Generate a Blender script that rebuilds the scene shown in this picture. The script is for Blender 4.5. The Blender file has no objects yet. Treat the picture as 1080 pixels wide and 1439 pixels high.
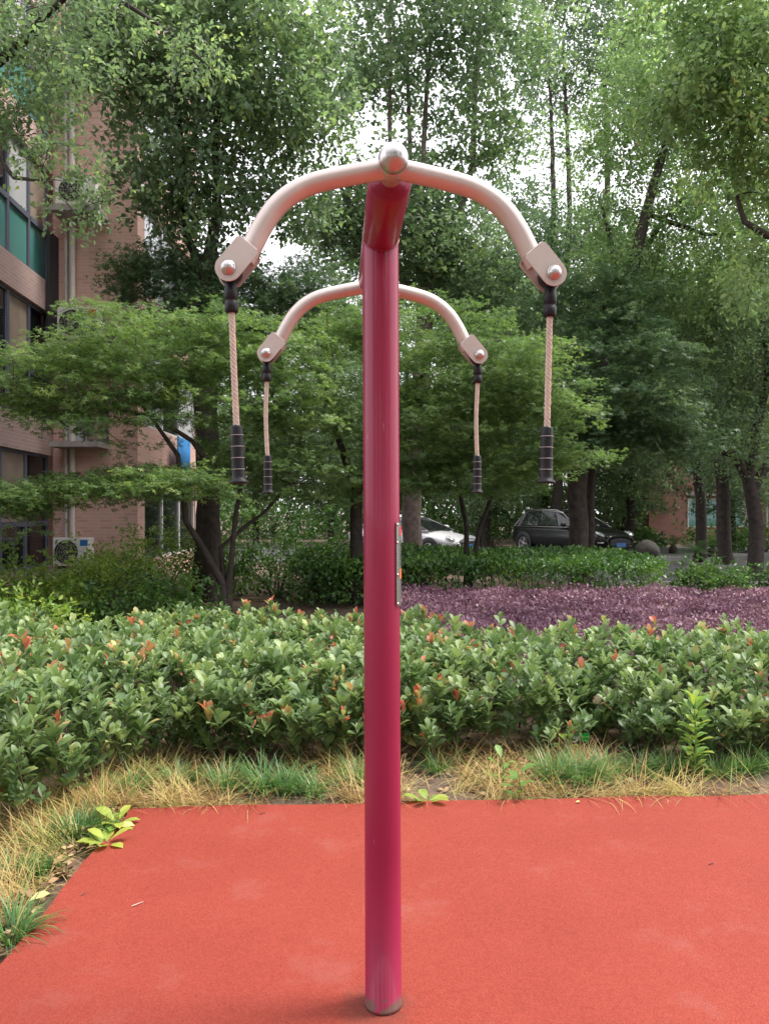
import bpy, math, random
import numpy as np
from mathutils import Vector, Matrix
random.seed(7)
RNG = np.random.default_rng(11)
scene = bpy.context.scene
COL = scene.collection
PI = math.pi

# ------------------------------------------------------------------ camera
EYE = 1.55
F = 1080.0                      # focal length in photograph pixels
cam_d = bpy.data.cameras.new("camera")
cam_d.sensor_fit = 'VERTICAL'
cam_d.sensor_height = 24.0
cam_d.lens = 24.0 * F / 1439.0
cam_d.clip_start = 0.05
cam_d.clip_end = 2000
cam = bpy.data.objects.new("camera", cam_d)
COL.objects.link(cam)
cam.location = (0, 0, EYE)
cam.rotation_euler = (PI / 2, 0, 0)
scene.camera = cam

# ------------------------------------------------------------------ light
SUN_EL, SUN_AZ = math.radians(60), math.radians(78)     # azimuth from +Y towards +X
world = bpy.data.worlds.new("World")
scene.world = world
world.use_nodes = True
wn = world.node_tree
bg = wn.nodes["Background"]
sky = wn.nodes.new("ShaderNodeTexSky")
sky.sky_type = 'NISHITA'
sky.sun_disc = False
sky.sun_elevation = SUN_EL
sky.sun_rotation = SUN_AZ
sky.air_density = 1.0
sky.dust_density = 4.0
sky.ozone_density = 1.0
mix = wn.nodes.new("ShaderNodeMix"); mix.data_type = 'RGBA'
mix.inputs[0].default_value = 0.72                       # thin even overcast over the blue
mix.inputs[7].default_value = (9.3, 8.9, 9.3, 1)
wn.links.new(sky.outputs[0], mix.inputs[6])
wn.links.new(mix.outputs[2], bg.inputs[0])
bg.inputs[1].default_value = 0.14
sun_d = bpy.data.lights.new("sun", 'SUN')
sun_d.energy = 2.3
sun_d.angle = math.radians(16)
sun_d.color = (1.0, 0.95, 0.86)
sun = bpy.data.objects.new("sun", sun_d)
COL.objects.link(sun)
sd = Vector((math.sin(SUN_AZ) * math.cos(SUN_EL), math.cos(SUN_AZ) * math.cos(SUN_EL), math.sin(SUN_EL)))
sun.rotation_euler = sd.to_track_quat('Z', 'Y').to_euler()
sun.location = (5, 8, 20)
scene.view_settings.view_transform = 'Standard'
scene.view_settings.look = 'None'
scene.view_settings.exposure = 1.08
scene.view_settings.gamma = 1.0
scene.render.engine = 'CYCLES'
cy = scene.cycles
cy.max_bounces = 7; cy.diffuse_bounces = 4; cy.glossy_bounces = 3
cy.transmission_bounces = 4; cy.transparent_max_bounces = 6
cy.use_denoising = True
cy.caustics_reflective = False; cy.caustics_refractive = False


# ------------------------------------------------------------------ helpers
def P(u, v, Y):
    """world point seen at photograph pixel u, v when it stands Y metres ahead"""
    return Vector(((u - 540) / F * Y, Y, EYE + (720 - v) / F * Y))


def tag(o, label=None, cat=None, group=None, kind=None):
    if label: o["label"] = label
    if cat: o["category"] = cat
    if group: o["group"] = group
    if kind: o["kind"] = kind
    return o


def empty(name, loc=(0, 0, 0), rot=(0, 0, 0), parent=None):
    o = bpy.data.objects.new(name, None)
    COL.objects.link(o)
    o.location = loc; o.rotation_euler = rot
    o.empty_display_size = 0.1
    if parent: o.parent = parent
    return o


class MB:
    def __init__(s):
        s.v = []; s.f = []; s.m = []; s.sm = []

    def add(s, vs, fs, m=0, smooth=False, M=None):
        b = len(s.v)
        for p in vs:
            s.v.append(tuple(M @ Vector(p)) if M is not None else tuple(p))
        for f in fs:
            s.f.append([i + b for i in f]); s.m.append(m); s.sm.append(smooth)
        return s

    def box(s, lo, hi, m=0, M=None):
        x0, y0, z0 = lo; x1, y1, z1 = hi
        vs = [(x0, y0, z0), (x1, y0, z0), (x1, y1, z0), (x0, y1, z0), (x0, y0, z1), (x1, y0, z1), (x1, y1, z1), (x0, y1, z1)]
        return s.add(vs, [(0, 3, 2, 1), (4, 5, 6, 7), (0, 1, 5, 4), (1, 2, 6, 5), (2, 3, 7, 6), (3, 0, 4, 7)], m, False, M)

    def tube(s, pts, rad, n=8, m=0, cap=True, M=None, smooth=True):
        pts = [Vector(p) for p in pts]
        if not hasattr(rad, '__len__'): rad = [rad] * len(pts)
        vs = []; fs = []
        t0 = (pts[1] - pts[0]).normalized()
        ref = Vector((0, 0, 1)) if abs(t0.z) < 0.9 else Vector((1, 0, 0))
        nx = t0.cross(ref).normalized()
        for i, p in enumerate(pts):
            a = pts[max(i - 1, 0)]; b = pts[min(i + 1, len(pts) - 1)]
            t = (b - a).normalized()
            nx = (nx - t * nx.dot(t)).normalized()
            ny = t.cross(nx)
            for k in range(n):
                q = 2 * PI * k / n
                vs.append(p + (nx * math.cos(q) + ny * math.sin(q)) * rad[i])
        for i in range(len(pts) - 1):
            for k in range(n):
                k2 = (k + 1) % n
                fs.append((i * n + k, i * n + k2, (i + 1) * n + k2, (i + 1) * n + k))
        b0 = len(s.f)
        s.add(vs, fs, m, smooth, M)
        if cap:
            s.add(vs[:n], [tuple(range(n - 1, -1, -1))], m, False, M)
            s.add(vs[-n:], [tuple(range(n))], m, False, M)
        return s

    def lathe(s, prof, n=24, m=0, M=None, smooth=True):
        """prof: (r, z) pairs about local Z"""
        vs = []; fs = []
        for r, z in prof:
            for k in range(n):
                q = 2 * PI * k / n
                vs.append((r * math.cos(q), r * math.sin(q), z))
        for i in range(len(prof) - 1):
            for k in range(n):
                k2 = (k + 1) % n
                fs.append((i * n + k, i * n + k2, (i + 1) * n + k2, (i + 1) * n + k))
        s.add(vs, fs, m, smooth, M)
        return s

    def build(s, name, mats, parent=None, kind=None):
        me = bpy.data.meshes.new(name)
        me.from_pydata(s.v, [], s.f)
        if not isinstance(mats, (list, tuple)): mats = [mats]
        for mt in mats: me.materials.append(mt)
        me.polygons.foreach_set("material_index", s.m)
        me.polygons.foreach_set("use_smooth", s.sm)
        me.update()
        o = bpy.data.objects.new(name, me)
        COL.objects.link(o)
        if parent: o.parent = parent
        if kind: o["kind"] = kind
        return o


def unit(a):
    return a / np.maximum(np.linalg.norm(a, axis=-1, keepdims=True), 1e-9)


def leaf_cloud_mesh(name, C, A, N, S, R, tmpl, mat, smooth=False):
    """one mesh of many leaves: base C, axis A, rough normal N, length S, shade number R"""
    tv, tf = tmpl
    tv = np.array(tv, float); tf = np.array(tf, int)
    A = unit(A); B = unit(np.cross(A, N)); N2 = np.cross(B, A)
    n, k = len(C), len(tv)
    S = np.asarray(S).reshape(n, 1, 1)
    V = C[:, None, :] + S * (tv[None, :, 0:1] * B[:, None, :] + tv[None, :, 1:2] * A[:, None, :] + tv[None, :, 2:3] * N2[:, None, :])
    V = V.reshape(-1, 3)
    Fc = (tf[None] + (np.arange(n) * k)[:, None, None]).reshape(-1)
    nf = n * len(tf)
    me = bpy.data.meshes.new(name)
    me.vertices.add(len(V)); me.vertices.foreach_set("co", V.astype(np.float32).ravel())
    me.loops.add(nf * 3); me.loops.foreach_set("vertex_index", Fc.astype(np.int32))
    me.polygons.add(nf)
    me.polygons.foreach_set("loop_start", np.arange(0, nf * 3, 3, dtype=np.int32))
    if smooth: me.polygons.foreach_set("use_smooth", np.ones(nf, bool))
    at = me.attributes.new("r", 'FLOAT', 'POINT')
    at.data.foreach_set("value", np.repeat(np.clip(R, 0, 1), k).astype(np.float32))
    me.materials.append(mat)
    me.update(calc_edges=True)
    return me


def link(name, me, parent=None, kind=None):
    o = bpy.data.objects.new(name, me)
    COL.objects.link(o)
    if parent: o.parent = parent
    if kind: o["kind"] = kind
    return o


T_DIA = ([(0, 0, 0), (-.29, .45, .08), (0, 1, -.05), (.29, .45, .08)], [(0, 2, 1), (0, 3, 2)])
T_OVAL = ([(0, 0, 0), (-.22, .28, .06), (-.24, .62, .05), (0, 1, -.08), (.24, .62, .05), (.22, .28, .06), (0, .5, 0.0)],
          [(0, 6, 1), (1, 6, 2), (2, 6, 3), (3, 6, 4), (4, 6, 5), (5, 6, 0)])
T_PHOT = ([(0, 0, 0), (0, .14, 0), (-.12, .24, .04), (.12, .24, .04), (0, .45, .01), (-.235, .52, .07), (.235, .52, .07), (0, .72, -.01),
           (-.20, .80, .03), (.20, .80, .03), (0, 1, -.10)],
          [(0, 1, 2), (0, 3, 1), (1, 4, 2), (2, 4, 5), (1, 3, 4), (3, 6, 4), (4, 7, 5), (5, 7, 8), (4, 6, 7), (6, 9, 7), (7, 10, 8), (7, 9, 10)])


def maple_tmpl():
    vs = [(0, 0, 0)]; fs = []
    for a, L in ((-1.5, .55), (-.75, .85), (0, 1.0), (.75, .85), (1.5, .55)):
        d = (math.sin(a), math.cos(a)); w = .13; p = (math.cos(a), -math.sin(a)); b = len(vs)
        vs += [(d[0] * .22 + p[0] * w, d[1] * .22 + p[1] * w, .02), (d[0] * .22 - p[0] * w, d[1] * .22 - p[1] * w, .02), (d[0] * L, d[1] * L, -.08)]
        fs += [(b, b + 2, b + 1)]
    vs.pop(0)
    return vs, [tuple(i - 1 for i in f) for f in fs]


T_MAPLE = maple_tmpl()


# ------------------------------------------------------------------ materials
def new_mat(name):
    m = bpy.data.materials.new(name)
    m.use_nodes = True
    nt = m.node_tree
    return m, nt, nt.nodes["Principled BSDF"]


def plain(name, col, rough=0.5, metal=0.0, coat=0.0, spec=0.5, bump=0.0, bscale=40, var=0.0, vscale=6):
    m, nt, b = new_mat(name)
    b.inputs['Base Color'].default_value = (*col, 1)
    b.inputs['Roughness'].default_value = rough
    b.inputs['Metallic'].default_value = metal
    b.inputs['Coat Weight'].default_value = coat
    b.inputs['Coat Roughness'].default_value = 0.05
    b.inputs['Specular IOR Level'].default_value = spec
    tc = nt.nodes.new("ShaderNodeTexCoord")
    if var:
        nz = nt.nodes.new("ShaderNodeTexNoise"); nz.inputs['Scale'].default_value = vscale; nz.inputs['Detail'].default_value = 6
        nt.links.new(tc.outputs['Object'], nz.inputs['Vector'])
        hs = nt.nodes.new("ShaderNodeMix"); hs.data_type = 'RGBA'
        hs.inputs[6].default_value = (*[c * (1 - var) for c in col], 1)
        hs.inputs[7].default_value = (*[min(1, c * (1 + var)) for c in col], 1)
        mr = nt.nodes.new("ShaderNodeMapRange"); mr.inputs[1].default_value = .3; mr.inputs[2].default_value = .7
        nt.links.new(nz.outputs['Fac'], mr.inputs[0]); nt.links.new(mr.outputs[0], hs.inputs[0])
        nt.links.new(hs.outputs[2], b.inputs['Base Color'])
    if bump:
        nz = nt.nodes.new("ShaderNodeTexNoise"); nz.inputs['Scale'].default_value = bscale; nz.inputs['Detail'].default_value = 8
        nt.links.new(tc.outputs['Object'], nz.inputs['Vector'])
        bp = nt.nodes.new("ShaderNodeBump"); bp.inputs['Strength'].default_value = bump; bp.inputs['Distance'].default_value = .02
        nt.links.new(nz.outputs['Fac'], bp.inputs['Height']); nt.links.new(bp.outputs[0], b.inputs['Normal'])
    return m


def leaf_mat(name, stops, rough=0.45, transl=0.3, spec=0.5, tcol=1.6):
    m, nt, b = new_mat(name)
    at = nt.nodes.new("ShaderNodeAttribute"); at.attribute_name = "r"
    rp = nt.nodes.new("ShaderNodeValToRGB")
    el = rp.color_ramp.elements
    while len(el) > 1: el.remove(el[-1])
    el[0].position = stops[0][0]; el[0].color = (*stops[0][1], 1)
    for p, c in stops[1:]:
        e = el.new(p); e.color = (*c, 1)
    nt.links.new(at.outputs['Fac'], rp.inputs[0])
    nt.links.new(rp.outputs[0], b.inputs['Base Color'])
    b.inputs['Roughness'].default_value = rough
    b.inputs['Specular IOR Level'].default_value = spec
    tr = nt.nodes.new("ShaderNodeBsdfTranslucent")
    mu = nt.nodes.new("ShaderNodeMix"); mu.data_type = 'RGBA'; mu.blend_type = 'MULTIPLY'; mu.inputs[0].default_value = 1
    mu.inputs[7].default_value = (tcol * 1.0, tcol * 1.03, tcol * .78, 1)
    nt.links.new(rp.outputs[0], mu.inputs[6]); nt.links.new(mu.outputs[2], tr.inputs[0])
    ms = nt.nodes.new("ShaderNodeMixShader"); ms.inputs[0].default_value = transl
    nt.links.new(b.outputs[0], ms.inputs[1]); nt.links.new(tr.outputs[0], ms.inputs[2])
    nt.links.new(ms.outputs[0], nt.nodes["Material Output"].inputs[0])
    return m


M_camphor = leaf_mat("camphor_leaf", [(0, (.085, .135, .085)), (.5, (.13, .20, .11)), (.8, (.19, .28, .125)), (.93, (.27, .36, .13)), (1, (.33, .40, .12))], .42, .45, .5, 1.8)
M_bright = leaf_mat("bright_leaf", [(0, (.10, .165, .08)), (.5, (.16, .25, .105)), (.85, (.24, .34, .13)), (.97, (.35, .41, .15)), (1, (.42, .22, .10))], .45, .45, .5, 1.9)
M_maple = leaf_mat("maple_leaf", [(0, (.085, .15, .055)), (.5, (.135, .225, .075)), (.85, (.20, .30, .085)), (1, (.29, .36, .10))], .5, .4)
M_darkmaple = leaf_mat("dark_maple_leaf", [(0, (.05, .10, .05)), (.6, (.085, .155, .07)), (1, (.15, .22, .085))], .5, .35)  # maple greens darkened to stand for shade; also a naturally dark tree
M_phot = leaf_mat("photinia_leaf", [(0, (.088, .155, .058)), (.4, (.165, .250, .092)), (.70, (.275, .360, .145)), (.80, (.38, .40, .13)), (.86, (.44, .30, .13)),
                                    (.92, (.50, .19, .10)), (1, (.50, .11, .09))], .46, .28, .5)
M_purple = leaf_mat("purple_leaf", [(0, (.075, .032, .055)), (.4, (.17, .078, .125)), (.8, (.30, .16, .22)), (1, (.46, .33, .37))], .45, .2)
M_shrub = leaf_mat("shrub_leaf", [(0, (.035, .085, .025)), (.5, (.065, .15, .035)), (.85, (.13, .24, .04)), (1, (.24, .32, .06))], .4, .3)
M_grass = leaf_mat("mondo_leaf", [(0, (.05, .125, .035)), (.5, (.09, .21, .055)), (.85, (.17, .31, .085)), (1, (.40, .38, .13))], .4, .25)
M_dry = leaf_mat("dry_grass", [(0, (.26, .13, .06)), (.3, (.42, .27, .12)), (.55, (.52, .40, .17)), (.75, (.52, .46, .16)), (.9, (.36, .40, .10)), (1, (.22, .32, .08))], .65, .25, .3, 1.2)
M_weed = leaf_mat("weed_leaf", [(0, (.08, .19, .04)), (.6, (.16, .30, .06)), (1, (.40, .46, .08))], .5, .35)
M_sunlit = leaf_mat("sunlit_shrub_leaf", [(0, (.09, .17, .035)), (.5, (.17, .28, .05)), (.85, (.28, .38, .06)), (1, (.42, .46, .08))], .45, .35)  # yellow-green shrub leaf, with sunlit brightness put into its colour
M_litter = leaf_mat("leaf_litter", [(0, (.07, .045, .03)), (.4, (.17, .10, .06)), (.7, (.32, .20, .11)), (1, (.45, .34, .20))], .8, .1, .2, 1.0)

M_bark = plain("bark_brown", (.040, .031, .026), .9, bump=.9, bscale=22, var=.45, vscale=9)
M_barkgrey = plain("bark_grey", (.15, .115, .10), .9, bump=.9, bscale=26, var=.4, vscale=9)
M_stem = plain("twig_brown", (.10, .06, .045), .8, var=.3)
M_steel = plain("polished_steel", (.52, .50, .49), .30, 1.0, bump=.04, bscale=160)
M_pink = plain("champagne_paint", (.60, .52, .48), .36, .45, coat=.15, bump=.03, bscale=300, var=.05, vscale=14)
M_black = plain("black_rubber", (.012, .012, .014), .42, spec=.25, bump=.1, bscale=120)
M_ring = plain("rubber_rim_grey", (.26, .25, .25), .5)
M_rope = plain("beige_rope", (.52, .42, .35), .55, bump=.15, bscale=400, var=.12, vscale=60)
M_concrete = plain("concrete", (.36, .33, .30), .85, bump=.3, bscale=30, var=.2)
M_white = plain("white_paint", (.74, .73, .70), .5, var=.06)
M_pipe = plain("pipe_cream", (.60, .55, .50), .5, var=.08)
M_frame = plain("window_frame_blue_grey", (.13, .14, .19), .4)
M_framew = plain("window_frame_white", (.62, .62, .62), .45)
M_darkmetal = plain("dark_metal", (.03, .03, .035), .5)
M_curtain = plain("curtain_beige", (.32, .25, .20), .9, var=.15, vscale=3)
M_room = plain("room_dark", (.035, .032, .03), .9)


def mat_glass(name, col, rough=.04):
    m = plain(name, col, rough, 0, 0, .55)
    return m


M_teal = mat_glass("teal_glass", (.10, .30, .28))
M_glass = mat_glass("window_glass", (.012, .014, .015))
M_glassw = mat_glass("sky_reflection_glass", (.50, .52, .55), .08)  # pale base colour stands in for reflected sky


def mat_pole():
    m, nt, b = new_mat("crimson_paint")
    L = nt.links.new
    tc = nt.nodes.new("ShaderNodeTexCoord")
    sep = nt.nodes.new("ShaderNodeSeparateXYZ"); L(tc.outputs['Object'], sep.inputs[0])
    nz = nt.nodes.new("ShaderNodeTexNoise"); nz.inputs['Scale'].default_value = 34; nz.inputs['Detail'].default_value = 6
    L(tc.outputs['Object'], nz.inputs['Vector'])
    # chipped band at the foot
    ma = nt.nodes.new("ShaderNodeMath"); ma.operation = 'MULTIPLY_ADD'; ma.inputs[1].default_value = .16; ma.inputs[2].default_value = -.056
    L(nz.outputs['Fac'], ma.inputs[0])
    lt = nt.nodes.new("ShaderNodeMath"); lt.operation = 'LESS_THAN'; L(sep.outputs[2], lt.inputs[0]); L(ma.outputs[0], lt.inputs[1])
    # long thin scratches
    mp = nt.nodes.new("ShaderNodeMapping"); mp.inputs['Scale'].default_value = (60, 60, 5)
    L(tc.outputs['Object'], mp.inputs[0])
    n2 = nt.nodes.new("ShaderNodeTexNoise"); n2.inputs['Scale'].default_value = 1.6; n2.inputs['Detail'].default_value = 3
    L(mp.outputs[0], n2.inputs['Vector'])
    gt = nt.nodes.new("ShaderNodeMath"); gt.operation = 'GREATER_THAN'; gt.inputs[1].default_value = .735; L(n2.outputs['Fac'], gt.inputs[0])
    n3 = nt.nodes.new("ShaderNodeTexNoise"); n3.inputs['Scale'].default_value = 3
    L(tc.outputs['Object'], n3.inputs['Vector'])
    c0 = nt.nodes.new("ShaderNodeMix"); c0.data_type = 'RGBA'
    c0.inputs[6].default_value = (.225, .011, .046, 1); c0.inputs[7].default_value = (.285, .017, .062, 1)
    L(n3.outputs['Fac'], c0.inputs[0])
    c1 = nt.nodes.new("ShaderNodeMix"); c1.data_type = 'RGBA'; c1.inputs[7].default_value = (.50, .12, .19, 1)
    L(c0.outputs[2], c1.inputs[6]); L(gt.outputs[0], c1.inputs[0])
    c2 = nt.nodes.new("ShaderNodeMix"); c2.data_type = 'RGBA'; c2.inputs[7].default_value = (.13, .062, .05, 1)
    L(c1.outputs[2], c2.inputs[6]); L(lt.outputs[0], c2.inputs[0]); L(c2.outputs[2], b.inputs['Base Color'])
    ro = nt.nodes.new("ShaderNodeMath"); ro.operation = 'MULTIPLY_ADD'; ro.inputs[1].default_value = .5; ro.inputs[2].default_value = .34
    L(lt.outputs[0], ro.inputs[0]); L(ro.outputs[0], b.inputs['Roughness'])
    b.inputs['Coat Weight'].default_value = .22; b.inputs['Coat Roughness'].default_value = .06; b.inputs['Specular IOR Level'].default_value = .35
    bp = nt.nodes.new("ShaderNodeBump"); bp.inputs['Strength'].default_value = .12; bp.inputs['Distance'].default_value = .002
    L(nz.outputs['Fac'], bp.inputs['Height']); L(bp.outputs[0], b.inputs['Normal'])
    return m


def mat_mat():
    m, nt, b = new_mat("red_rubber")
    L = nt.links.new
    tc = nt.nodes.new("ShaderNodeTexCoord")

    def noise(sc, det=4, rough=.6):
        n = nt.nodes.new("ShaderNodeTexNoise"); n.inputs['Scale'].default_value = sc; n.inputs['Detail'].default_value = det
        n.inputs['Roughness'].default_value = rough
        L(tc.outputs['Object'], n.inputs['Vector']); return n
    vo = nt.nodes.new("ShaderNodeTexVoronoi"); vo.inputs['Scale'].default_value = 240
    L(tc.outputs['Object'], vo.inputs['Vector'])
    vs_ = nt.nodes.new("ShaderNodeSeparateColor"); L(vo.outputs['Color'], vs_.inputs[0])
    big = noise(1.3, 5); mid = noise(34, 6, .75)
    rp = nt.nodes.new("ShaderNodeValToRGB")
    e = rp.color_ramp.elements
    e[0].position = .2; e[0].color = (.172, .022, .013, 1)
    e[1].position = .8; e[1].color = (.315, .060, .038, 1)
    k = e.new(.5); k.color = (.243, .037, .023, 1)

    def madd(a, k_, b_=None):
        n = nt.nodes.new("ShaderNodeMath"); n.operation = 'MULTIPLY_ADD'; n.inputs[1].default_value = k_; n.inputs[2].default_value = 0
        L(a, n.inputs[0])
        if b_: L(b_, n.inputs[2])
        return n.outputs[0]
    L(madd(vs_.outputs[0], .30, madd(mid.outputs['Fac'], .34, madd(big.outputs['Fac'], .36))), rp.inputs[0])
    # grey scuffs
    sc = noise(2.6, 6, .65)
    mr = nt.nodes.new("ShaderNodeMapRange"); mr.inputs[1].default_value = .56; mr.inputs[2].default_value = .80; mr.inputs[4].default_value = .55
    L(sc.outputs['Fac'], mr.inputs[0])
    cm = nt.nodes.new("ShaderNodeMix"); cm.data_type = 'RGBA'; cm.inputs[7].default_value = (.27, .10, .085, 1)
    L(mr.outputs[0], cm.inputs[0]); L(rp.outputs[0], cm.inputs[6])
    # darker brown patch with a ragged edge round the post's foot
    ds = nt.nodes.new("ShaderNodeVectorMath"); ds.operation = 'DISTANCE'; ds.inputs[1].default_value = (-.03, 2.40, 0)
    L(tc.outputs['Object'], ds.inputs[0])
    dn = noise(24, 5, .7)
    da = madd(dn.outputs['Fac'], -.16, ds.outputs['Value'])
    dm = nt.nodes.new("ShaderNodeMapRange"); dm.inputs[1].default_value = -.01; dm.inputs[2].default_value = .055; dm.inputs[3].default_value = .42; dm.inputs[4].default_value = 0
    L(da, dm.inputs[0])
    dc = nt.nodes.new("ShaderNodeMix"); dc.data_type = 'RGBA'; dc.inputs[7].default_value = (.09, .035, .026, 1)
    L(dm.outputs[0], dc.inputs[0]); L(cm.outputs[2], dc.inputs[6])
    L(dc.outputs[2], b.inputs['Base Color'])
    b.inputs['Roughness'].default_value = .8; b.inputs['Specular IOR Level'].default_value = .3
    bp = nt.nodes.new("ShaderNodeBump"); bp.inputs['Strength'].default_value = .55; bp.inputs['Distance'].default_value = .003
    L(vo.outputs['Distance'], bp.inputs['Height'])
    b2 = nt.nodes.new("ShaderNodeBump"); b2.inputs['Strength'].default_value = .25; b2.inputs['Distance'].default_value = .03
    L(big.outputs['Fac'], b2.inputs['Height']); L(b2.outputs[0], bp.inputs['Normal'])
    L(bp.outputs[0], b.inputs['Normal'])
    return m


def mat_brick(name, c1, c2, mortar, bw=.25, bh=.07):
    m, nt, b = new_mat(name)
    L = nt.links.new
    tc = nt.nodes.new("ShaderNodeTexCoord")
    sep = nt.nodes.new("ShaderNodeSeparateXYZ"); L(tc.outputs['Object'], sep.inputs[0])
    ad = nt.nodes.new("ShaderNodeMath"); ad.operation = 'ADD'; L(sep.outputs[0], ad.inputs[0]); L(sep.outputs[1], ad.inputs[1])
    cb = nt.nodes.new("ShaderNodeCombineXYZ"); L(ad.outputs[0], cb.inputs[0]); L(sep.outputs[2], cb.inputs[1])
    br = nt.nodes.new("ShaderNodeTexBrick")
    br.inputs['Scale'].default_value = 1; br.inputs['Brick Width'].default_value = bw; br.inputs['Row Height'].default_value = bh
    br.inputs['Mortar Size'].default_value = .007; br.inputs['Color1'].default_value = (*c1, 1); br.inputs['Color2'].default_value = (*c2, 1)
    br.inputs['Mortar'].default_value = (*mortar, 1); br.inputs['Bias'].default_value = -.55
    L(cb.outputs[0], br.inputs['Vector'])
    nz = nt.nodes.new("ShaderNodeTexNoise"); nz.inputs['Scale'].default_value = .8; nz.inputs['Detail'].default_value = 7
    L(tc.outputs['Object'], nz.inputs['Vector'])
    mr = nt.nodes.new("ShaderNodeMapRange"); mr.inputs[3].default_value = .72; mr.inputs[4].default_value = 1.2
    L(nz.outputs['Fac'], mr.inputs[0])
    mx = nt.nodes.new("ShaderNodeMix"); mx.data_type = 'RGBA'; mx.blend_type = 'MULTIPLY'; mx.inputs[0].default_value = 1
    L(br.outputs['Color'], mx.inputs[6]); L(mr.outputs[0], mx.inputs[7]); L(mx.outputs[2], b.inputs['Base Color'])
    b.inputs['Roughness'].default_value = .85
    bp = nt.nodes.new("ShaderNodeBump"); bp.inputs['Strength'].default_value = .5; bp.inputs['Distance'].default_value = .006; bp.invert = True
    L(br.outputs['Fac'], bp.inputs['Height']); L(bp.outputs[0], b.inputs['Normal'])
    return m


M_pole = mat_pole()
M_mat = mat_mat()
M_brick = mat_brick("terracotta_brick", (.66, .41, .34), (.46, .25, .20), (.66, .47, .41))
M_brickp = mat_brick("mauve_brick", (.54, .37, .35), (.42, .27, .26), (.62, .50, .47))
M_brickd = mat_brick("dark_red_brick", (.33, .16, .125), (.24, .11, .09), (.33, .2, .17))
M_soil = plain("soil", (.115, .078, .052), .95, bump=1.0, bscale=18, var=.5, vscale=5)
M_asphalt = plain("asphalt", (.10, .098, .10), .85, bump=.4, bscale=60, var=.25, vscale=1.2)

# ------------------------------------------------------------------ ground
g = MB()
nx_, ny_ = 90, 90
xs = [-1.0 + (i / nx_ - .5) * 2 for i in range(nx_ + 1)]


def gh(x, y):
    return -.03 + .018 * math.sin(x * 2.1 + y * .7) + .014 * math.sin(y * 3.3 - x * 1.4) if y < 15 and abs(x) < 12 else -.03


gx = sorted(set([-300, -120, -60, -30, -16] + [round(-12 + i * .4, 2) for i in range(61)] + [16, 30, 60, 120, 300]))
gy = sorted(set([-60, -20, -8] + [round(-4 + i * .4, 2) for i in range(51)] + [18, 24, 36, 60, 120, 300, 700]))
for y in gy:
    for x in gx:
        inside = x > -1.5 and y < 4.4
        g.v.append((x, y, -.045 if inside else gh(x, y)))
W = len(gx)
for j in range(len(gy) - 1):
    for i in range(W - 1):
        g.f.append([j * W + i, j * W + i + 1, (j + 1) * W + i + 1, (j + 1) * W + i]); g.m.append(0); g.sm.append(True)
tag(g.build("ground", M_soil), kind="structure")

# rubber surface, with slightly wandering cut edges and a real thickness
ed = []
y = -5.0
while y < 3.98:
    ed.append((-1.322 + .008 * math.sin(y * 5.1) + random.uniform(-.004, .004), y)); y += .12
ed.append((-1.325, 4.015))
x = -1.25
while x < 7:
    ed.append((x, 4.03 + (x + 1.33) * .057 + .010 * math.sin(x * 6) + random.uniform(-.005, .005))); x += .12
ed += [(7, 4.5), (7, -5)]
mm = MB()
n = len(ed)
mm.add([(a, b, 0) for a, b in ed], [tuple(range(n - 1, -1, -1))])
mm.add([(a, b, 0) for a, b in ed] + [(a, b, -.06) for a, b in ed], [(i, (i + 1) % n, n + (i + 1) % n, n + i) for i in range(n)])
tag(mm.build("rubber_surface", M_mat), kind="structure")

# drive behind the planting
r = MB()
r.add([(4.6, 16.2, -.01), (60, 15.4, -.01), (60, 34, -.01), (-40, 36, -.01), (-40, 24, -.01), (-4, 23, -.01), (3.2, 18.6, -.01)], [(0, 1, 2, 3, 4, 5, 6)])
tag(r.build("driveway", M_asphalt), kind="structure")
kb = MB()
kp = [(60, 15.3), (4.6, 16.1), (3.1, 18.5), (-4, 22.9), (-40, 23.9)]
for (x0, y0), (x1, y1) in zip(kp, kp[1:]):
    L_ = math.hypot(x1 - x0, y1 - y0); a = math.atan2(y1 - y0, x1 - x0)
    Mx = Matrix.Translation((x0, y0, 0)) @ Matrix.Rotation(a, 4, 'Z')
    kb.box((0.01, -.06, -.05), (L_ - .01, .06, .10), 0, Mx)
tag(kb.build("kerb", M_concrete), kind="structure")

# ------------------------------------------------------------------ the pull trainer
YAW = math.radians(3.6)
PX, PY = -.0035, 2.42
root = empty("pull_trainer", (PX, PY, 0), (0, math.radians(-.22), 0))
tag(root, "crimson steel post with two swinging pale arms and hanging pull handles on red rubber", "exercise machine")
RP = .057
BZ = 2.41
mb = MB()
prof = [(RP - .004, .0), (RP + .002, .003), (RP + .002, .012), (RP, .014), (RP, .5), (RP, 1.0), (RP, 1.5), (RP, 2.0), (RP, BZ - .01)]
mb.lathe(prof, 48)
mb.build("post", M_pole, root)
dB = Vector((math.sin(YAW), -math.cos(YAW), 0))          # from post towards the near arm
Rb = Matrix.Rotation(YAW, 4, 'Z')                        # local -Y -> dB


def along(t, z=0.0, off=0.0):
    return Vector((dB.x * t + off * math.cos(YAW), dB.y * t + off * math.sin(YAW), BZ + z))


mb = MB()
prof = [(0.0, -.436), (RP - .012, -.436), (RP - .012, -.43), (RP - .003, -.43), (RP, -.426), (RP, -.2), (RP, 0), (RP, .2), (RP, .426), (RP - .003, .43), (RP - .012, .43), (RP - .012, .436), (0, .436)]
Mbeam = Matrix.Translation((0, 0, BZ)) @ Rb @ Matrix.Rotation(PI / 2, 4, 'X')
mb.lathe(prof, 48, 0, Mbeam)
beam = mb.build("crossbeam", M_pole, root)
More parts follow.
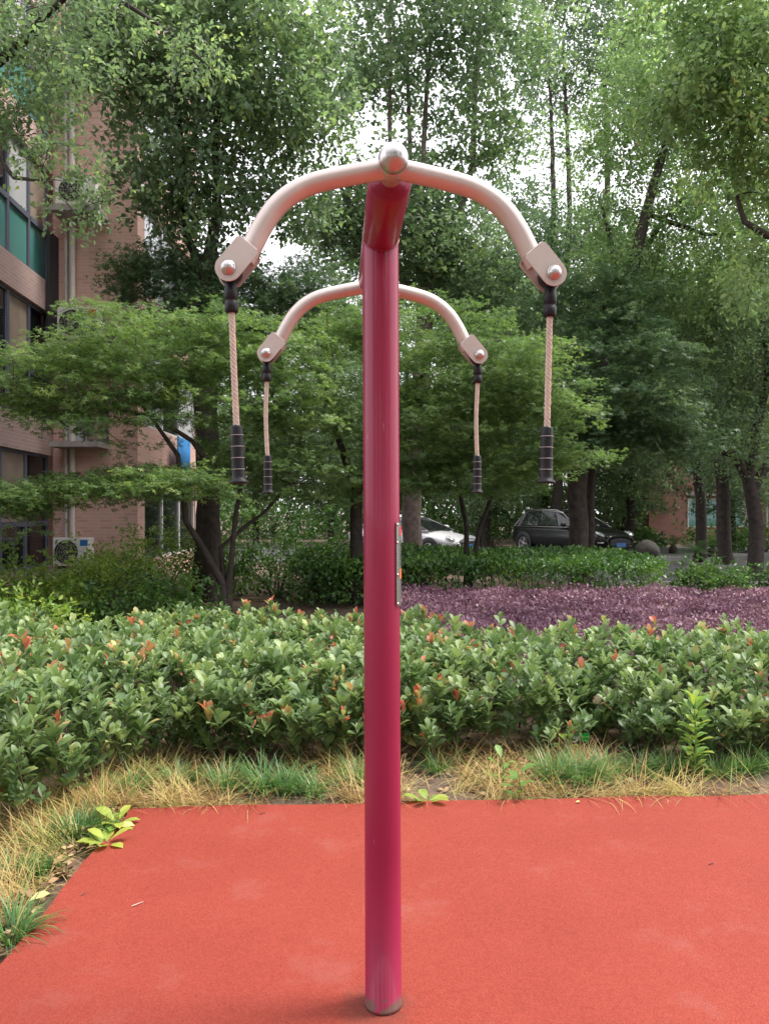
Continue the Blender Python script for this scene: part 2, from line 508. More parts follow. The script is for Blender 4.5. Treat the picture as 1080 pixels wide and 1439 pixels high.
# weld bead where beam meets post
wb = MB()
for s in (-1, 1):
    pts = []
    for k in range(33):
        q = 2 * PI * k / 32
        lx, lz = RP * math.cos(q) * .995, RP * math.sin(q) * .995
        if lz > 0.0: continue
        ly = math.sqrt(max(RP * RP - lx * lx, 0)) + .001
        pts.append(Rb @ Vector((lx, s * ly, 0)) + Vector((0, 0, BZ + lz)))
    wb.tube(pts, .003, 6)
wb.build("weld_bead", M_pole, beam)

ARM = [(a * .975, b * 1.10) for a, b in [(0, 0), (.07, -.012), (.139, -.025), (.205, -.041), (.255, -.064), (.298, -.098), (.330, -.140), (.352, -.178), (.374, -.216)]]


def smooth_path(pts, k=5):
    out = []
    P_ = [Vector((p[0], 0, p[1])) for p in pts]
    for i in range(len(P_) - 1):
        p0 = P_[max(i - 1, 0)]; p1 = P_[i]; p2 = P_[i + 1]; p3 = P_[min(i + 2, len(P_) - 1)]
        for j in range(k):
            t = j / k
            out.append(.5 * ((2 * p1) + (p2 - p0) * t + (2 * p0 - 5 * p1 + 4 * p2 - p3) * t * t + (3 * p1 - p0 - 3 * p2 + p3) * t ** 3))
    out.append(P_[-1])
    return out


path = smooth_path(ARM)
BOLT = (.401, -.266)
specs = {(1, -1): (2.2, -.3), (1, 1): (-1.4, .6), (-1, -1): (.35, .3), (-1, 1): (-.6, -.2)}
for side in (1, -1):                                      # near, far
    t = .50 * side
    A = empty("x", parent=root)
    M_arm = Matrix.Translation(along(t)) @ Rb
    bpy.data.objects.remove(A)
    mb = MB()
    for s in (-1, 1):
        mb.tube([(p.x * s, 0, p.z) for p in path], [.0255] * len(path), 24, 0, True, M_arm)
    # pivot sleeve running back to the beam end
    mb.lathe([(.0, -.034), (.031, -.034), (.034, -.030), (.034, .03), (.0335, .034), (0.03, .036), (0, .036)], 28, 0, M_arm @ Matrix.Rotation(PI / 2, 4, 'X'))
    ys = .036 * side
    arm = mb.build("lever_arm", M_pink, root)
    mb = MB()
    a0 = M_arm @ Vector((0, 0, 0)); a1 = along(.43 * side)
    mb.tube([a0, a1], .0235, 20)
    mb.build("pivot_axle", M_pink, arm)
    # polished ball cap
    mb = MB()
    pr = [(0.0300, .0), (.0335, .003), (.0320, .007)] + [(.0372 * math.cos(q), .016 + .0372 * math.sin(q)) for q in [-.35 + i * (PI / 2 + .35) / 12 for i in range(13)]]
    Mc = M_arm @ Matrix.Translation((0, -ys, 0)) @ Matrix.Rotation(PI / 2 * side, 4, 'X')
    mb.lathe(pr, 32, 0, Mc)
    mb.build("ball_cap", M_steel, arm)
    for s in (-1, 1):
        # clevis: strap bent round the tube end, two rounded cheeks
        d = Vector((BOLT[0] - ARM[-2][0], 0, BOLT[1] - ARM[-2][1])).normalized()
        ang = math.atan2(d.z, d.x * s)
        Ml = M_arm @ Matrix.Translation((BOLT[0] * s, 0, BOLT[1])) @ Matrix.Rotation(-ang, 4, 'Y')
        mb = MB()
        out = [(-.072, -.0305), (-.076, -.0265), (-.076, .0265), (-.072, .0305)]
        for k in range(13):
            q = PI / 2 - PI * k / 12
            out.append((.0305 * math.cos(q), .0305 * math.sin(q)))
        for yy in (-1, 1):
            y0, y1 = yy * .028, yy * .0325
            nn = len(out)
            vs = [(a, y0, c) for a, c in out] + [(a, y1, c) for a, c in out]
            fs = [tuple(range(nn)), tuple(range(2 * nn - 1, nn - 1, -1))] + [(i, (i + 1) % nn, nn + (i + 1) % nn, nn + i) for i in range(nn)]
            mb.add(vs, fs, 0, False, Ml)
        mb.box((-.0800, -.0325, -.0265), (-.0755, .0325, .0265), 0, Ml)
        cl = mb.build("clevis", M_pink, arm)
        bv = cl.modifiers.new("b", 'BEVEL'); bv.width = .0018; bv.segments = 2; bv.limit_method = 'ANGLE'
        mb = MB()
        bp_ = [(0, -.036), (.008, -.036), (.008, .036)]
        dome = [(.0165, .0), (.018, .003), (.0175, .007)] + [(.0165 * math.cos(q), .007 + .0135 * math.sin(q)) for q in [i * PI / 2 / 6 for i in range(7)]]
        for yy in (-1, 1):
            mb = MB()
            Md = Ml @ Matrix.Translation((0, yy * .0325, 0)) @ Matrix.Rotation(-yy * PI / 2, 4, 'X')
            mb.lathe(dome, 24, 0, Md)
            mb.build("bolt", M_steel, arm)
        # hanging line
        tl, fb = specs[(side, s)]
        Mh = M_arm @ Matrix.Translation((BOLT[0] * s, 0, BOLT[1])) @ Matrix.Rotation(math.radians(-tl), 4, 'Y') @ Matrix.Rotation(math.radians(fb), 4, 'X')
        mb = MB()
        # black eye round the bolt, neck and ferrule
        mb.lathe([(.0, -.020), (.026, -.020), (.029, -.016), (.029, .016), (.026, .020), (0, .020)], 24, 0, Mh @ Matrix.Rotation(PI / 2, 4, 'X'))
        mb.lathe([(.0, -.020), (.014, -.022), (.015, -.044), (.0165, -.047), (.0165, -.068), (.0145, -.070), (.0145, -.074), (.0165, -.076), (.0165, -.098), (.013, -.102), (0, -.102)], 20, 0, Mh)
        mb.build("shackle", M_black, root)
        mb = MB()
        z0, z1 = -.10, -.388; bow = random.uniform(-.006, .006)
        for st in range(4):
            pts = []
            for k in range(73):
                f = k / 72; q = st * PI / 2 + f * 2 * PI * 6.5
                pts.append((.0040 * math.cos(q) + bow * math.sin(PI * f), .0040 * math.sin(q), z0 + (z1 - z0) * f))
            mb.tube(pts, .0044, 6, 0, True, Mh)
        mb.build("rope", M_rope, root)
        hp = MB()
        hp.lathe([(0, -.380), (.0135, -.380), (.0150, -.384), (.0155, -.42), (.0160, -.47), (.0165, -.505), (.018, -.512), (.0235, -.517), (.0245, -.520), (.0235, -.523), (0, -.523)], 24, 0, Mh)
        hd = hp.build("handle", M_black, root)
        for zz in (-.404, -.432, -.460, -.488):
            rb = MB()
            rb.lathe([(.0155, zz - .0011), (.0172, zz - .0008), (.0172, zz + .0008), (.0155, zz + .0011)], 24, 0, Mh)
            rb.build("grip_ring", M_ring, hd)

# information plate curved round the right of the post, screws at its near edge
def arc_plate(name, a0, a1, z0, z1, r0, r1, m, parent):
    mb = MB(); vs = []; K = 12
    for k in range(K + 1):
        q = a0 + (a1 - a0) * k / K
        c, s_ = math.cos(q), math.sin(q)
        vs += [(c * r0, s_ * r0, z0), (c * r1, s_ * r1, z0), (c * r1, s_ * r1, z1), (c * r0, s_ * r0, z1)]
    fs = [(0, 1, 2, 3), (4 * K + 3, 4 * K + 2, 4 * K + 1, 4 * K)]
    for k in range(K):
        for i in range(4):
            fs.append((4 * k + i, 4 * k + 4 + i, 4 * k + 4 + (i + 1) % 4, 4 * k + (i + 1) % 4))
    mb.add(vs, fs)
    return mb.build(name, m, parent)


M_plate = plain("plate_aluminium", (.24, .27, .25), .25, .6)
M_pred = plain("plate_red_print", (.55, .03, .03), .4)
M_porange = plain("plate_orange_print", (.55, .16, .05), .4)
M_ptext = plain("plate_dark_print", (.05, .05, .05), .4)
zt = EYE - 15 * 2.4 / F; zb = EYE - 131 * 2.4 / F
qa, qb = math.radians(-41), math.radians(45)
ip = arc_plate("information_plate", qa, qb, zb, zt, RP + .0015, RP + .0045, M_plate, root)
arc_plate("printed_panel", qa + .25, qb - .1, zt - .040, zt - .012, RP + .0044, RP + .0052, M_pred, ip)
arc_plate("printed_panel", qa + .25, qb - .5, zt - .175, zt - .145, RP + .0044, RP + .0052, M_porange, ip)
for k in range(9):
    arc_plate("printed_line", qa + .25, qb - .2 - .3 * random.random(), zt - .062 - k * .009, zt - .058 - k * .009, RP + .0044, RP + .0050, M_ptext, ip)
for zz in (zt - .006, zt - .062, zt - .162, zb + .006):
    sb = MB()
    q = qa + .09
    Ms = Matrix.Translation((math.cos(q) * (RP + .0044), math.sin(q) * (RP + .0044), zz)) @ Matrix.Rotation(q, 4, 'Z') @ Matrix.Rotation(PI / 2, 4, 'Y')
    sb.lathe([(.0045, 0), (.004, .002), (.002, .003), (0, .0032)], 12, 0, Ms)
    sb.build("screw", M_steel, ip)


# ------------------------------------------------------------------ plants: generators
def rand_dirs(n):
    return unit(RNG.normal(size=(n, 3)))


def in_ell(n, shell=.35):
    d = rand_dirs(n)
    r_ = (shell + (1 - shell) * RNG.random(n)) ** .6
    return d * r_[:, None]


def clump_leaves(C, tw_n, tw_r, lv_n, lv_len, size, flat=0.0, base_r=None, droop=0.0):
    """C: clump centres. Twigs round each clump, leaves strung on each twig."""
    nC = len(C)
    off = in_ell(nC * tw_n, .1) * tw_r
    if flat: off[:, 2] *= (1 - flat)
    base = np.repeat(C, tw_n, 0) + off
    out = unit(off + rand_dirs(len(off)) * tw_r * .5)
    out[:, 2] = out[:, 2] * (1 - flat) - droop + (0 if flat else .1)
    out = unit(out)
    cr = RNG.random(nC) if base_r is None else base_r
    cr = np.repeat(cr, tw_n)
    m = len(base)
    f = RNG.random((m, lv_n))
    pos = base[:, None, :] + out[:, None, :] * (f * lv_len)[:, :, None] + RNG.normal(size=(m, lv_n, 3)) * size * np.array([.6, .6, .6 * (1 - flat * .7)])
    ax = out[:, None, :] * .7 + RNG.normal(size=(m, lv_n, 3)) * np.array([.6, .6, .6 * (1 - flat * .75)])
    ax[:, :, 2] -= droop
    nr = RNG.normal(size=(m, lv_n, 3)) * (.55 - .25 * flat) + np.array([0, 0, 1.0])
    S = size * RNG.uniform(.65, 1.2, (m, lv_n))
    R = .5 * cr[:, None] + .5 * RNG.random((m, lv_n))
    rs = lambda a: a.reshape(-1, a.shape[-1])
    return rs(pos), rs(ax), rs(nr), S.ravel(), R.ravel()


def bez(p0, p1, p2, n=6):
    return [p0 * (1 - t) ** 2 + p1 * 2 * t * (1 - t) + p2 * t * t for t in [i / n for i in range(n + 1)]]


def make_tree(name, label, base, stems, envs, leafmat, bark, tw=(9, .45, 16, .30), size=.085, flat=0.0, tmpl=T_DIA, group=None,
              cat="tree", droop=0.0, sub=2, lift=0.0, dens=1.55):
    """stems: polylines of (u, v, Y, r); envs: (u, v, Y, ru, rv, depth_m, clumps)"""
    root = empty(name, base)
    tag(root, label, cat, group)
    inv = Matrix.Translation(-Vector(base))
    tm = MB(); stempts = []
    for st in stems:
        pts = [P(u, v, Y) for u, v, Y, r_ in st]; rr = [s_[3] for s_ in st]
        # resample with a little wander
        pp = []; rp = []
        for i in range(len(pts) - 1):
            k = max(2, int((pts[i + 1] - pts[i]).length / .45))
            for j in range(k):
                f = j / k
                q = pts[i].lerp(pts[i + 1], f)
                if 0 < i + f: q = q + Vector((random.uniform(-1, 1), random.uniform(-1, 1), 0)) * rr[i] * .12
                pp.append(q); rp.append(rr[i] + (rr[i + 1] - rr[i]) * f)
        pp.append(pts[-1]); rp.append(rr[-1])
        if st[0][1] > 740:                      # root flare on those that reach the ground
            pp[0].z = -.15; rp[0] *= 1.5
        tm.tube(pp, rp, 12)
        stempts += list(zip(pp, rp))
    Cs = []; bm_ = MB(); nodes = list(stempts)
    for (u, v, Y, ru, rv, dep, nc) in envs:
        c = P(u, v, Y); k = Y / F; nc = int(nc * dens)
        q = in_ell(nc, .25) * np.array([ru * k, dep, rv * k]) + np.array(c)
        q = q[q[:, 2] > .3]
        Cs.append(q)
        sp = np.array([tuple(a) for a, _ in stempts])
        order = np.argsort(np.min(np.linalg.norm(q[:, None] - sp[None], axis=2), axis=1))
        for p in q[order]:
            p = Vector(p)
            best = min(nodes, key=lambda s_: (s_[0] - p).length + (2.5 if s_[0].z > p.z + .3 else 0))
            s0, r0 = best
            L_ = (p - s0).length
            mid = s0.lerp(p, .5) + Vector((random.uniform(-.16, .16), random.uniform(-.16, .16), random.uniform(-.05, .2) * (1 - flat))) * L_
            rb = max(.006, min(r0 * .62, .008 + L_ * .010))
            nodes.append((p, rb * .5)); nodes.append((bez(s0, mid, p, 2)[1], rb * .7))
            bm_.tube(bez(s0, mid, p), [rb * (1 - .75 * i / 6) for i in range(7)], 5, 0, False)
            for _ in range(sub):
                e = p + Vector(rand_dirs(1)[0] * np.array([1, 1, 1 - flat])) * tw[1] * 1.2
                bm_.tube([p, p.lerp(e, .5) + Vector((0, 0, .05)), e], [rb * .35, rb * .25, .003], 4, 0, False)
    C = np.concatenate(Cs)
    pos, ax, nr, S, R = clump_leaves(C, tw[0], tw[1], tw[2], tw[3], size, flat, None, droop)
    b = np.array(base)
    tm.v = [tuple(Vector(p) - Vector(base)) for p in tm.v]
    bm_.v = [tuple(Vector(p) - Vector(base)) for p in bm_.v]
    tm.add(bm_.v, bm_.f, 0, True)
    tm.build("trunk", bark, root)
    link("crown", leaf_cloud_mesh("crown", pos - b, ax, nr, S, R, tmpl, leafmat), root)
    return root


def shrub(name, label, c, rad, n, leafmat, size, tmpl=T_OVAL, group=None, cat="shrub", rbase=None, stems=5):
    root = empty(name, (c[0], c[1], 0)); tag(root, label, cat, group)
    k = max(6, n // 60)
    C = in_ell(k, .55) * np.array(rad)
    C[:, 2] = np.abs(C[:, 2])
    C = C * (1 + .12 * RNG.normal(size=(k, 1)))
    pos, ax, nr, S, R = clump_leaves(C, 6, .16 + .06 * max(rad[:2]), 10, .14, size, .1, rbase)
    ok = pos[:, 2] > .02
    link("foliage", leaf_cloud_mesh("foliage", pos[ok], ax[ok], nr[ok], S[ok], R[ok], tmpl, leafmat), root)
    mb = MB()
    for p in C[:stems * 3]:
        p = Vector(p)
        mb.tube(bez(Vector((random.uniform(-.12, .12), random.uniform(-.12, .12), -.08)), Vector((p.x * .3, p.y * .3, p.z * .6)), p, 5), [.016, .014, .012, .010, .007, .004], 5, 0, False)
    mb.build("stem", M_stem, root)
    return root


# ------------------------------------------------------------------ photinia hedge with separate leaves
def hnoise(x, y):
    return (np.sin(x * 2.3 + 1.1 * np.sin(y * 1.7)) + np.sin(y * 2.9 + x * .9 + 2) + .7 * np.sin(x * 5.1 - y * 3.7)) / 2.7


def hedge_front(x):
    """front line of the hedge bed (Y) for a given X"""
    return np.where(x < -1.75, 3.0 + .0 * x, 4.82 + .10 * np.sin(x * 2.2) + .02 * x)


def build_photinia():
    root = empty("photinia_hedge", (0, 6, 0))
    tag(root, "knee-high glossy green hedge with reddish new leaves behind the red rubber", "hedge")
    b = np.array([0, 6, 0.0])
    X = RNG.uniform(-5.2, 5.2, 20000); Y = RNG.uniform(3.0, 7.5, 20000)
    fy = np.where(X < -1.95, 3.2, np.where(X < -1.45, 3.2 + (X + 1.95) / .5 * 1.55, 4.80 + .08 * np.sin(X * 2.4) + .03 * np.maximum(X, 0) + .38 * np.exp(-((X - 1.33) / .2) ** 2)))
    by = np.where(X < -2.2, 7.2 + .25 * np.sin(X * 3), 7.45 - 1.0 / (1 + np.exp(-(X - .25) * 6)) + .10 * np.sin(X * 2.6))
    ok = (Y > fy) & (Y < by) & (np.abs(X) < .62 * Y + .9)
    X, Y, fy, by = X[ok], Y[ok], fy[ok], by[ok]
    # thin out to a minimum spacing
    keep = []; cell = {}
    for i in range(len(X)):
        key = (math.floor(X[i] / .088), math.floor(Y[i] / .088))
        if cell.get(key, 0) < 1:
            cell[key] = 1; keep.append(i)
    X, Y, fy, by = X[keep], Y[keep], fy[keep], by[keep]
    n = len(X)
    edge = np.minimum(Y - fy, np.abs(X + 1.6) + 9 * (X > -1.4))
    H = .50 + .06 * hnoise(X * 1.3, Y * 1.3) + RNG.normal(size=n) * .062
    H *= np.clip(.62 + .55 * (Y - fy) / .55, .62, 1.0)
    H = np.where(X < -1.5, H * 1.02, H)
    H[RNG.random(n) < .03] += .10
    cs, as_, ns, ss, rs = [], [], [], [], []
    st = MB()
    redn = (np.sin(X * 1.9 + 1) + np.sin(Y * 3 + X) + 2) / 4
    for i in range(n):
        near = Y[i] - fy[i] < .45
        lean = np.array([random.gauss(0, .05), random.gauss(0, .05) - (.10 if near else 0), 0])
        foot = np.array([X[i] + random.gauss(0, .02), Y[i] + (.10 if near else 0), 0.0])
        top = np.array([X[i], Y[i], 0]) + lean + np.array([0, 0, H[i]])
        red = random.random() < .045 + .34 * redn[i] ** 3
        tone = random.uniform(0, .62); shs = random.choice((.75, .95, 1.0, 1.1, 1.2))
        if (near and random.random() < .5) or random.random() < .08:
            st.tube([foot, foot * .45 + top * .55 + np.array([random.gauss(0, .02), random.gauss(0, .02), 0]), top], [.0055, .004, .0025], 5, 0, False)
        tops = [(top, random.randint(7, 10), 1.0)]
        for _ in range(4 if near else 1):
            f = random.uniform(.18, .88)
            q = random.uniform(0, 2 * PI)
            o_ = np.array([math.cos(q), math.sin(q) - (.5 if near else 0), .5]) * random.uniform(.03, .08)
            tops.append((foot * (1 - f) + top * f + o_, random.randint(5, 7), .95))
        for ti, (tp, cnt, sc) in enumerate(tops):
            q0 = random.uniform(0, 2 * PI)
            for k in range(cnt):
                q = q0 + k * 2.4
                el = math.radians(random.uniform(5, 42) + (1 - k / cnt) * 38)
                if red and ti == 0: el += .25
                a = np.array([math.cos(q) * math.cos(el), math.sin(q) * math.cos(el), math.sin(el)])
                cs.append(tp - np.array([0, 0, k * .011])); as_.append(a)
                ns.append(np.array([-math.cos(q) * math.sin(el), -math.sin(q) * math.sin(el), math.cos(el)]) + np.array([random.gauss(0, .25), random.gauss(0, .25), .1]))
                s_ = sc * shs * random.uniform(.068, .112)
                if k < 2: s_ *= .75
                ss.append(s_)
                if red and ti == 0 and k < random.randint(2, 6):
                    rs.append(random.uniform(.80, 1.0))
                else:
                    rs.append(min(.78, max(0, tone + random.gauss(0, .08)) + (.08 if k < 3 and ti == 0 else 0)) if random.random() > .012 else random.uniform(.78, .95))
    C, A, N, S, R = map(np.array, (cs, as_, ns, ss, rs))
    # the leaves that show largest: close to the camera and on the outer skin
    vis = S / (C[:, 1] + .0) ** 1.0
    d = C - np.array([0, 0, EYE])
    facing = np.abs((unit(N) * unit(d)).sum(1))
    u = 540 + F * C[:, 0] / C[:, 1]; v = 720 - F * (C[:, 2] - EYE) / C[:, 1]
    fr = (u > 5) & (u < 1075) & (np.abs(u - 539) > 32) & (C[:, 2] > .22)
    score = vis * (.25 + facing) * fr
    # prefer unobstructed: highest leaf in each picture cell that is nearest
    cellbest = {}
    for i in np.argsort(-score)[:9000]:
        key = (int(u[i] / 22), int(v[i] / 15))
        if key not in cellbest or C[i, 1] < C[cellbest[key], 1]: cellbest[key] = i
    cand = sorted(cellbest.values(), key=lambda i: -score[i])[:300]
    mask = np.ones(len(C), bool); mask[cand] = False
    o = link("foliage", leaf_cloud_mesh("foliage", C[mask] - b, A[mask], N[mask], S[mask], R[mask], T_PHOT, M_phot, True), root, "stuff")
    z = np.zeros((1, 3))
    tm = {}
    Au = unit(A); B = unit(np.cross(Au, N)); N2 = np.cross(B, Au)
    for i in cand:
        key = int(R[i] * 24)
        if key not in tm:
            tm[key] = leaf_cloud_mesh("leaf", z, np.array([[0, 1., 0]]), np.array([[0, 0, 1.]]), np.array([1.]), np.array([(key + .5) / 24]), T_PHOT, M_phot, True)
        lo = link("leaf", tm[key], root)
        Mx = Matrix([[*(-B[i] * -1), 0], [*Au[i], 0], [*N2[i], 0], [0, 0, 0, 1]]).transposed()
        lo.matrix_local = Matrix.Translation(Vector(C[i] - b)) @ Mx @ Matrix.Scale(S[i], 4)
    st.v = [tuple(np.array(p) - b) for p in st.v]
    st.build("stem", M_stem, root, "stuff")
    return n, len(C)


print("photinia", build_photinia())


# ------------------------------------------------------------------ low hedges behind
def hedge_block(name, label, poly_ok, bounds, hfun, leafmat, size, n, tmpl, skin=.16, floor=.05, rmix=None):
    x0, x1, y0, y1 = bounds
    c = np.array([(x0 + x1) / 2, (y0 + y1) / 2, 0])
    root = empty(name, tuple(c)); tag(root, label, "hedge")
    X = RNG.uniform(x0, x1, n); Y = RNG.uniform(y0, y1, n)
    ok = poly_ok(X, Y); X, Y = X[ok], Y[ok]
    H = hfun(X, Y)
    fx = (Y - y0)
    Z = H - np.abs(RNG.normal(size=len(X))) * skin
    fr = (fx < .35) & (RNG.random(len(X)) < .75)
    Z = np.where(fr, floor + RNG.random(len(X)) * (H - floor), Z)
    pos = np.stack([X, Y, np.maximum(Z, floor)], 1)
    # bunch leaves into little sprays
    pos += RNG.normal(size=pos.shape) * size * .3
    ax = RNG.normal(size=pos.shape) * .6 + np.array([0, -.2, .55])
    nr = RNG.normal(size=pos.shape) * .6 + np.array([0, -.3, .9])
    S = size * RNG.uniform(.6, 1.25, len(X))
    R = .5 * RNG.random(len(X)) + .5 * (.5 + .5 * np.sin(X * 4.1 + 1.3 * np.sin(Y * 3.3)) * np.sin(Y * 5 + X))
    link("foliage", leaf_cloud_mesh("foliage", pos - c, ax, nr, S, R, tmpl, leafmat), root, "stuff")
    mb = MB()
    for _ in range(140):
        x = random.uniform(x0, x1); y_ = random.uniform(y0, y1)
        if not poly_ok(np.array([x]), np.array([y_]))[0]: continue
        h = float(hfun(np.array([x]), np.array([y_]))[0])
        mb.tube([(x - c[0], y_ - c[1], -.05), (x - c[0] + random.gauss(0, .05), y_ - c[1] + random.gauss(0, .05), h * .85)], [.007, .003], 4, 0, False)
    mb.build("stem", M_stem, root, "stuff")
    return root


hedge_block("loropetalum_hedge", "low mauve-purple leaved hedge between the glossy green hedges", lambda x, y: (x > .12 + .12 * np.sin(y * 4)) & (np.abs(x) < .6 * y + 1),
            (0, 8, 6.75, 11.3), lambda x, y: .37 + .07 * hnoise(x * 2.3, y * 2.3) + .03 * hnoise(x * 7, y * 6) + .03 * np.clip(y - 9, 0, 2), M_purple, .048, 80000, T_DIA, .08)
hedge_block("evergreen_hedge", "mid-green clipped hedge in front of the thick dark trunk and black car",
            lambda x, y: (x < 4.55 + .2 * np.sin(y * 3)), (-1.6, 4.8, 12.4, 15.3), lambda x, y: .74 + .06 * hnoise(x, y) + .04 * (y - 13), M_shrub, .085, 30000, T_DIA, .12)

# ------------------------------------------------------------------ shrubs on the left and right
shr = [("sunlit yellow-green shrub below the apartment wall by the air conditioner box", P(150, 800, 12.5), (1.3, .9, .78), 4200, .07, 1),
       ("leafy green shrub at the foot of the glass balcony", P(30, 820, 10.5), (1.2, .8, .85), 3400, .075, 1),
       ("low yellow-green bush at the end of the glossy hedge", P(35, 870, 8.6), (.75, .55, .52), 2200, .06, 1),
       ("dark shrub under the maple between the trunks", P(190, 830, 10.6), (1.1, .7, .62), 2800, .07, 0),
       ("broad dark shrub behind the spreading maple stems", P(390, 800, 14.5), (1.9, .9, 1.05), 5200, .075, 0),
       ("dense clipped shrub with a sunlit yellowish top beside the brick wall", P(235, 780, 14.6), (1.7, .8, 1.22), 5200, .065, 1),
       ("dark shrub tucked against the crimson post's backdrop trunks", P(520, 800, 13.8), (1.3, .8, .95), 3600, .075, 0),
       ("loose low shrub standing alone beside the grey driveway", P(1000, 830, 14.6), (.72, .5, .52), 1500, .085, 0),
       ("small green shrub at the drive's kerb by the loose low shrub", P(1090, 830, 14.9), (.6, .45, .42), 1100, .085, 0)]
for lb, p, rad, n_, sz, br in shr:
    shrub("shrub", lb, p, rad, int(n_ * 1.4), M_sunlit if br else M_shrub, sz * 1.1, rbase=None)
# ferny palms by the far trunks
def cycad(p, label, L=1.1, nf=16):
    root = empty("cycad", (p[0], p[1], 0)); tag(root, label, "palm")
    mb = MB()
    mb.lathe([(.0, -.1), (.16, -.05), (.17, .15), (.10, .28), (0, .3)], 10)
    mb.build("trunk", M_bark, root)
    for k in range(nf):
        q = k * 2.4 + random.uniform(-.2, .2); e = random.uniform(.35, 1.1); l_ = L * random.uniform(.75, 1.1)
        pts = [Vector((math.cos(q) * math.cos(e) * l_ * t, math.sin(q) * math.cos(e) * l_ * t, .28 + l_ * (math.sin(e) * t - .75 * t * t * math.cos(e)))) for t in [i / 10 for i in range(11)]]
        C, A, N = [], [], []
        for i in range(1, 11):
            T = (pts[i] - pts[i - 1]).normalized(); sd_ = T.cross(Vector((0, 0, 1))).normalized()
            for j in range(3):
                pp = pts[i - 1].lerp(pts[i], j / 3)
                for s_ in (-1, 1):
                    C.append(pp); A.append(sd_ * s_ + T * .6 + Vector((0, 0, -.1))); N.append(sd_.cross(T))
        me = leaf_cloud_mesh("frond", np.array(C), np.array(A), np.array(N), np.full(len(C), .2 * l_), RNG.random(len(C)) * .7,
                             ([(-.03, 0, 0), (.03, 0, 0), (0, 1, 0)], [(0, 1, 2)]), M_shrub)
        link("frond", me, root)


cycad(P(980, 770, 24), "spiky fern-like palm to the right of the boulder")
cycad(P(1000, 765, 27), "spiky fern-like palm in front of the far brick house", 1.2)
cycad(P(945, 765, 29), "small spiky palm close to the plain red wall", .9)

# ------------------------------------------------------------------ maples
CAMPH = (10, .50, 14, .32)
make_tree("maple_tree", "spreading lacy maple whose slender stems fork low in front of the brick wall", (P(318, 0, 11.3).x, 11.3, 0),
          [[(318, 868, 11.3, .085), (312, 820, 11.3, .06), (285, 770, 11.2, .05), (262, 735, 11.0, .042), (250, 640, 10.8, .035), (200, 570, 10.6, .02)],
           [(318, 850, 11.3, .06), (326, 780, 11.4, .042), (332, 720, 11.4, .035), (350, 620, 11.5, .03), (400, 520, 11.6, .018)],
           [(318, 845, 11.3, .05), (310, 770, 11.5, .035), (345, 740, 11.9, .03), (372, 720, 12.0, .026), (440, 640, 12.2, .015)],
           [(292, 650, 11.0, .045), (270, 620, 10.9, .035), (215, 585, 10.6, .028), (160, 575, 10.4, .015)]],
          [(230, 485, 10.8, 185, 58, 1.3, 58), (260, 585, 11, 170, 42, 1.2, 16), (110, 610, 10.2, 90, 40, .8, 9), (400, 610, 11.6, 90, 50, 1.1, 14), (340, 470, 11.4, 110, 40, 1.2, 16), (100, 535, 10.3, 120, 55, 1.0, 56), (330, 540, 11.3, 140, 62, 1.3, 46), (430, 560, 11.8, 90, 70, 1.2, 34),
           (200, 678, 10.3, 140, 26, .9, 40), (60, 690, 9.9, 85, 22, .6, 20), (370, 660, 11.6, 110, 38, 1.1, 30), (455, 680, 12.3, 70, 30, .9, 12), (20, 720, 9.6, 30, 60, .5, 8)],
          M_maple, M_bark, (10, .36, 12, .27), .074, .76, T_MAPLE, None, "tree", .14, dens=1.2)
make_tree("maple_tree", "lacy bright maple standing behind the crimson post, beside the white car", (P(500, 0, 13.2).x, 13.2, 0),
          [[(502, 850, 13.2, .13), (500, 760, 13.2, .11), (500, 690, 13.2, .10), (540, 600, 13.2, .07), (600, 520, 13.0, .03)],
           [(502, 700, 13.2, .08), (470, 600, 13.2, .05), (450, 500, 13.2, .02)]],
          [(590, 470, 12.6, 120, 62, 1.4, 46), (580, 590, 12.8, 110, 60, 1.3, 46), (480, 470, 12.8, 70, 45, 1.2, 20), (560, 670, 13.2, 90, 30, 1.2, 24)],
          M_maple, M_bark, (10, .38, 12, .28), .078, .74, T_MAPLE, None, "tree", .14, dens=1.25)
make_tree("maple_tree", "slender-stemmed bright maple in front of the white car, leafy down to the hedge", (P(655, 0, 13.8).x, 13.8, 0),
          [[(655, 850, 13.8, .06), (655, 740, 13.8, .045), (640, 660, 13.6, .035), (690, 560, 13.2, .02)],
           [(655, 790, 13.8, .045), (690, 700, 13.7, .035), (740, 620, 13.4, .02)]],
          [(700, 530, 12.4, 110, 65, 1.4, 56), (760, 570, 12.3, 60, 45, .9, 20), (660, 600, 12.8, 90, 50, 1.3, 34),
           (665, 665, 13.2, 110, 30, 1.2, 30), (740, 650, 12.8, 75, 26, .9, 18), (790, 640, 12.6, 50, 16, .7, 10)],
          M_maple, M_bark, (10, .38, 12, .28), .078, .74, T_MAPLE, None, "tree", .14, dens=1.25)
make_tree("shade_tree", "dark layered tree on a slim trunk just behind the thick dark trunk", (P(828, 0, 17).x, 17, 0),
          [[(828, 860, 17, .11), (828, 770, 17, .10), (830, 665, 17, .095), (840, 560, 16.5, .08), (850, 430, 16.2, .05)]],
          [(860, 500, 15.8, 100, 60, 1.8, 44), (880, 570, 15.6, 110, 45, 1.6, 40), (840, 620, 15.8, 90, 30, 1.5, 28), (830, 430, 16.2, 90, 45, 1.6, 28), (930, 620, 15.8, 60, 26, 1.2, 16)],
          M_darkmaple, M_bark, (11, .42, 13, .30), .10, .6, T_MAPLE, None, "tree", .1)
